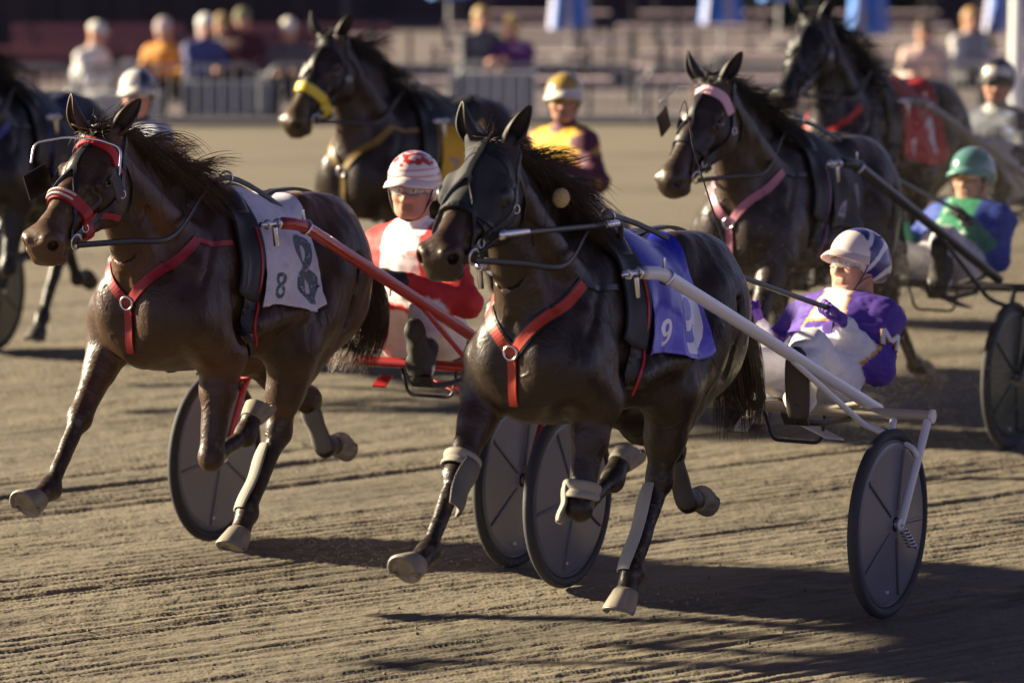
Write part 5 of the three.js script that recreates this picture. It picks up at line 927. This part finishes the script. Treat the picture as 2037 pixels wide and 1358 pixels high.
// seated spectators
function spectator(x, z, headY, yaw, o) {
  const dy = headY - 1.03, Y = v => v + dy, tilt = o.tilt || 0, hx = o.lean || 0;
  const J = { hip: [0, Y(0.36), 0], chest: [hx * 0.8, Y(0.84), 0.06 + tilt], head: { p: [hx, Y(1.03), 0.10 + tilt * 1.3], yaw: o.look || 0, pitch: o.nod ?? 12, roll: 0 },
    L: { sh: [0.19 + hx * 0.8, Y(0.78), 0.05 + tilt], el: [0.26, Y(0.53), 0.16 + tilt], ha: [0.10, Y(0.55), 0.40 + tilt], hd: [-0.2, 0.5, 0.8], kn: [0.13, Y(0.36), 0.44], an: [0.14, AP + 0.10, 0.46], toe: [0.15, AP + 0.06, 0.60] },
    R: { sh: [-0.19 + hx * 0.8, Y(0.78), 0.05 + tilt], el: [-0.26, Y(0.53), 0.16 + tilt], ha: [-0.10, Y(0.55), 0.40 + tilt], hd: [0.2, 0.5, 0.8], kn: [-0.13, Y(0.36), 0.44], an: [-0.14, AP + 0.10, 0.46], toe: [-0.15, AP + 0.06, 0.60] } };
  const c = o.shirt; return makePerson(rig(x, z, yaw), { name: 'seated_spectator', group: 'spectators on the benches', cell: 0.02, headCell: 0.010, handCell: 0.009, J, ...o, jacket: (a, b, d, s) => s && o.sleeve ? o.sleeve : c, pants: o.pants || [0.05, 0.05, 0.07], boots: [0.04, 0.035, 0.03], glove: SKIN }, [0, AP, 0.2]);
}
spectator(-4.80, -44.75, 0.90, -62, { label: 'spectator in a white shirt and white cap reading a programme', shirt: [0.62, 0.61, 0.62], cap: [0.70, 0.68, 0.62], pants: [0.35, 0.35, 0.37], tilt: 0.10 });
spectator(-3.86, -45.1, 0.93, 20, { label: 'spectator in an orange shirt with a pale cap', shirt: [0.60, 0.25, 0.03], cap: [0.5, 0.42, 0.42] });
spectator(-3.50, -44.8, 0.99, -40, { label: 'white haired spectator in a blue shirt', shirt: [0.05, 0.06, 0.20], hair: [0.55, 0.55, 0.55], tilt: 0.06 });
spectator(-3.26, -45.4, 0.97, 0, { label: 'spectator in a dark jacket with a tan hat', shirt: [0.015, 0.02, 0.03], cap: [0.28, 0.20, 0.10] });
spectator(-3.00, -45.3, 1.03, 15, { label: 'spectator in a maroon top with an olive cap', shirt: [0.06, 0.012, 0.022], cap: [0.20, 0.19, 0.11] });
spectator(-2.50, -45.2, 0.92, 0, { label: 'spectator with a white cap beside the head of the yellow clothed horse', shirt: [0.10, 0.09, 0.10], cap: [0.72, 0.68, 0.60] });
spectator(-0.38, -44.85, 1.07, -30, { label: 'fair haired spectator in a grey jacket', shirt: [0.10, 0.11, 0.13], sleeve: [0.05, 0.055, 0.07], hair: [0.30, 0.20, 0.08] });
spectator(0.03, -44.75, 0.97, 28, { label: 'blonde spectator in a purple top', shirt: [0.10, 0.025, 0.14], hair: [0.45, 0.31, 0.10] });
spectator(4.72, -46.1, 0.86, 10, { label: 'spectator in a pale pink top near the lamp post', shirt: [0.55, 0.40, 0.36], hair: [0.10, 0.06, 0.04] });
spectator(5.22, -46.3, 1.00, -35, { label: 'fair haired spectator in a pale grey jacket near the lamp post', shirt: [0.22, 0.23, 0.27], sleeve: [0.45, 0.44, 0.46], hair: [0.35, 0.20, 0.08] });
{ // programme in the hands of the white-shirted spectator
  const g = thing('race_programme', 'white folded race programme held by the white capped spectator', 'programme', rig(-4.80, -44.75, -62), [0, 0.45, 0.62]); const P = []; for (let i = 0; i <= 6; i++) { const row = []; for (let j = 0; j <= 6; j++) row.push([(i / 6 - 0.5) * 0.30, 0.42 + j / 6 * 0.21, 0.58 + 0.05 * j / 6 + 0.03 * Math.abs(i / 6 - 0.5) * 2]); P.push(row); }
  part(g, 'pages', sheet(P, 0.004), mat([0.66, 0.65, 0.64], 0.8));
}

{ // dust thrown up by the teams behind: fine grains of dirt hanging in the air
  reseed(777);
  const cl = [[1.55, 0.75, -17.9, 0.45, 0.45, 0.5, 60000], [2.15, 1.0, -18.9, 0.5, 0.5, 0.6, 60000], [2.6, 1.35, -20.6, 0.6, 0.45, 0.6, 50000], [0.55, 0.7, -19.6, 0.5, 0.4, 0.6, 22000], [-0.55, 0.10, -15.6, 0.35, 0.08, 0.3, 5000], [0.9, 0.08, -14.9, 0.5, 0.07, 0.3, 5000]], K = cl.reduce((a, c) => a + c[6], 0);
  const ge = new THREE.TetrahedronGeometry(1), im = new THREE.InstancedMesh(ge, mat([0.20, 0.17, 0.125], 1), K), M = new THREE.Matrix4(), Q = new THREE.Quaternion(), gs = () => rnd() + rnd() + rnd() + rnd() - 2; let i = 0;
  for (const [x, y, z, sx, sy, sz, n] of cl) for (let k = 0; k < n; k++) { const r = rr(0.0007, 0.0016); Q.setFromEuler(new THREE.Euler(rr(0, 6), rr(0, 6), rr(0, 6))); M.compose(V(x + gs() * sx * 1.2, Math.max(0.01, y + gs() * sy * 1.2), z + gs() * sz * 1.2), Q, V(r, r, r)); im.setMatrixAt(i++, M); }
  shade(im).name = 'airborne_dust'; scene.add(im); tag(im, 'pale dust hanging in the air around the trailing horses', 'dust', null, 'stuff');
}
renderer.render(scene, camera);
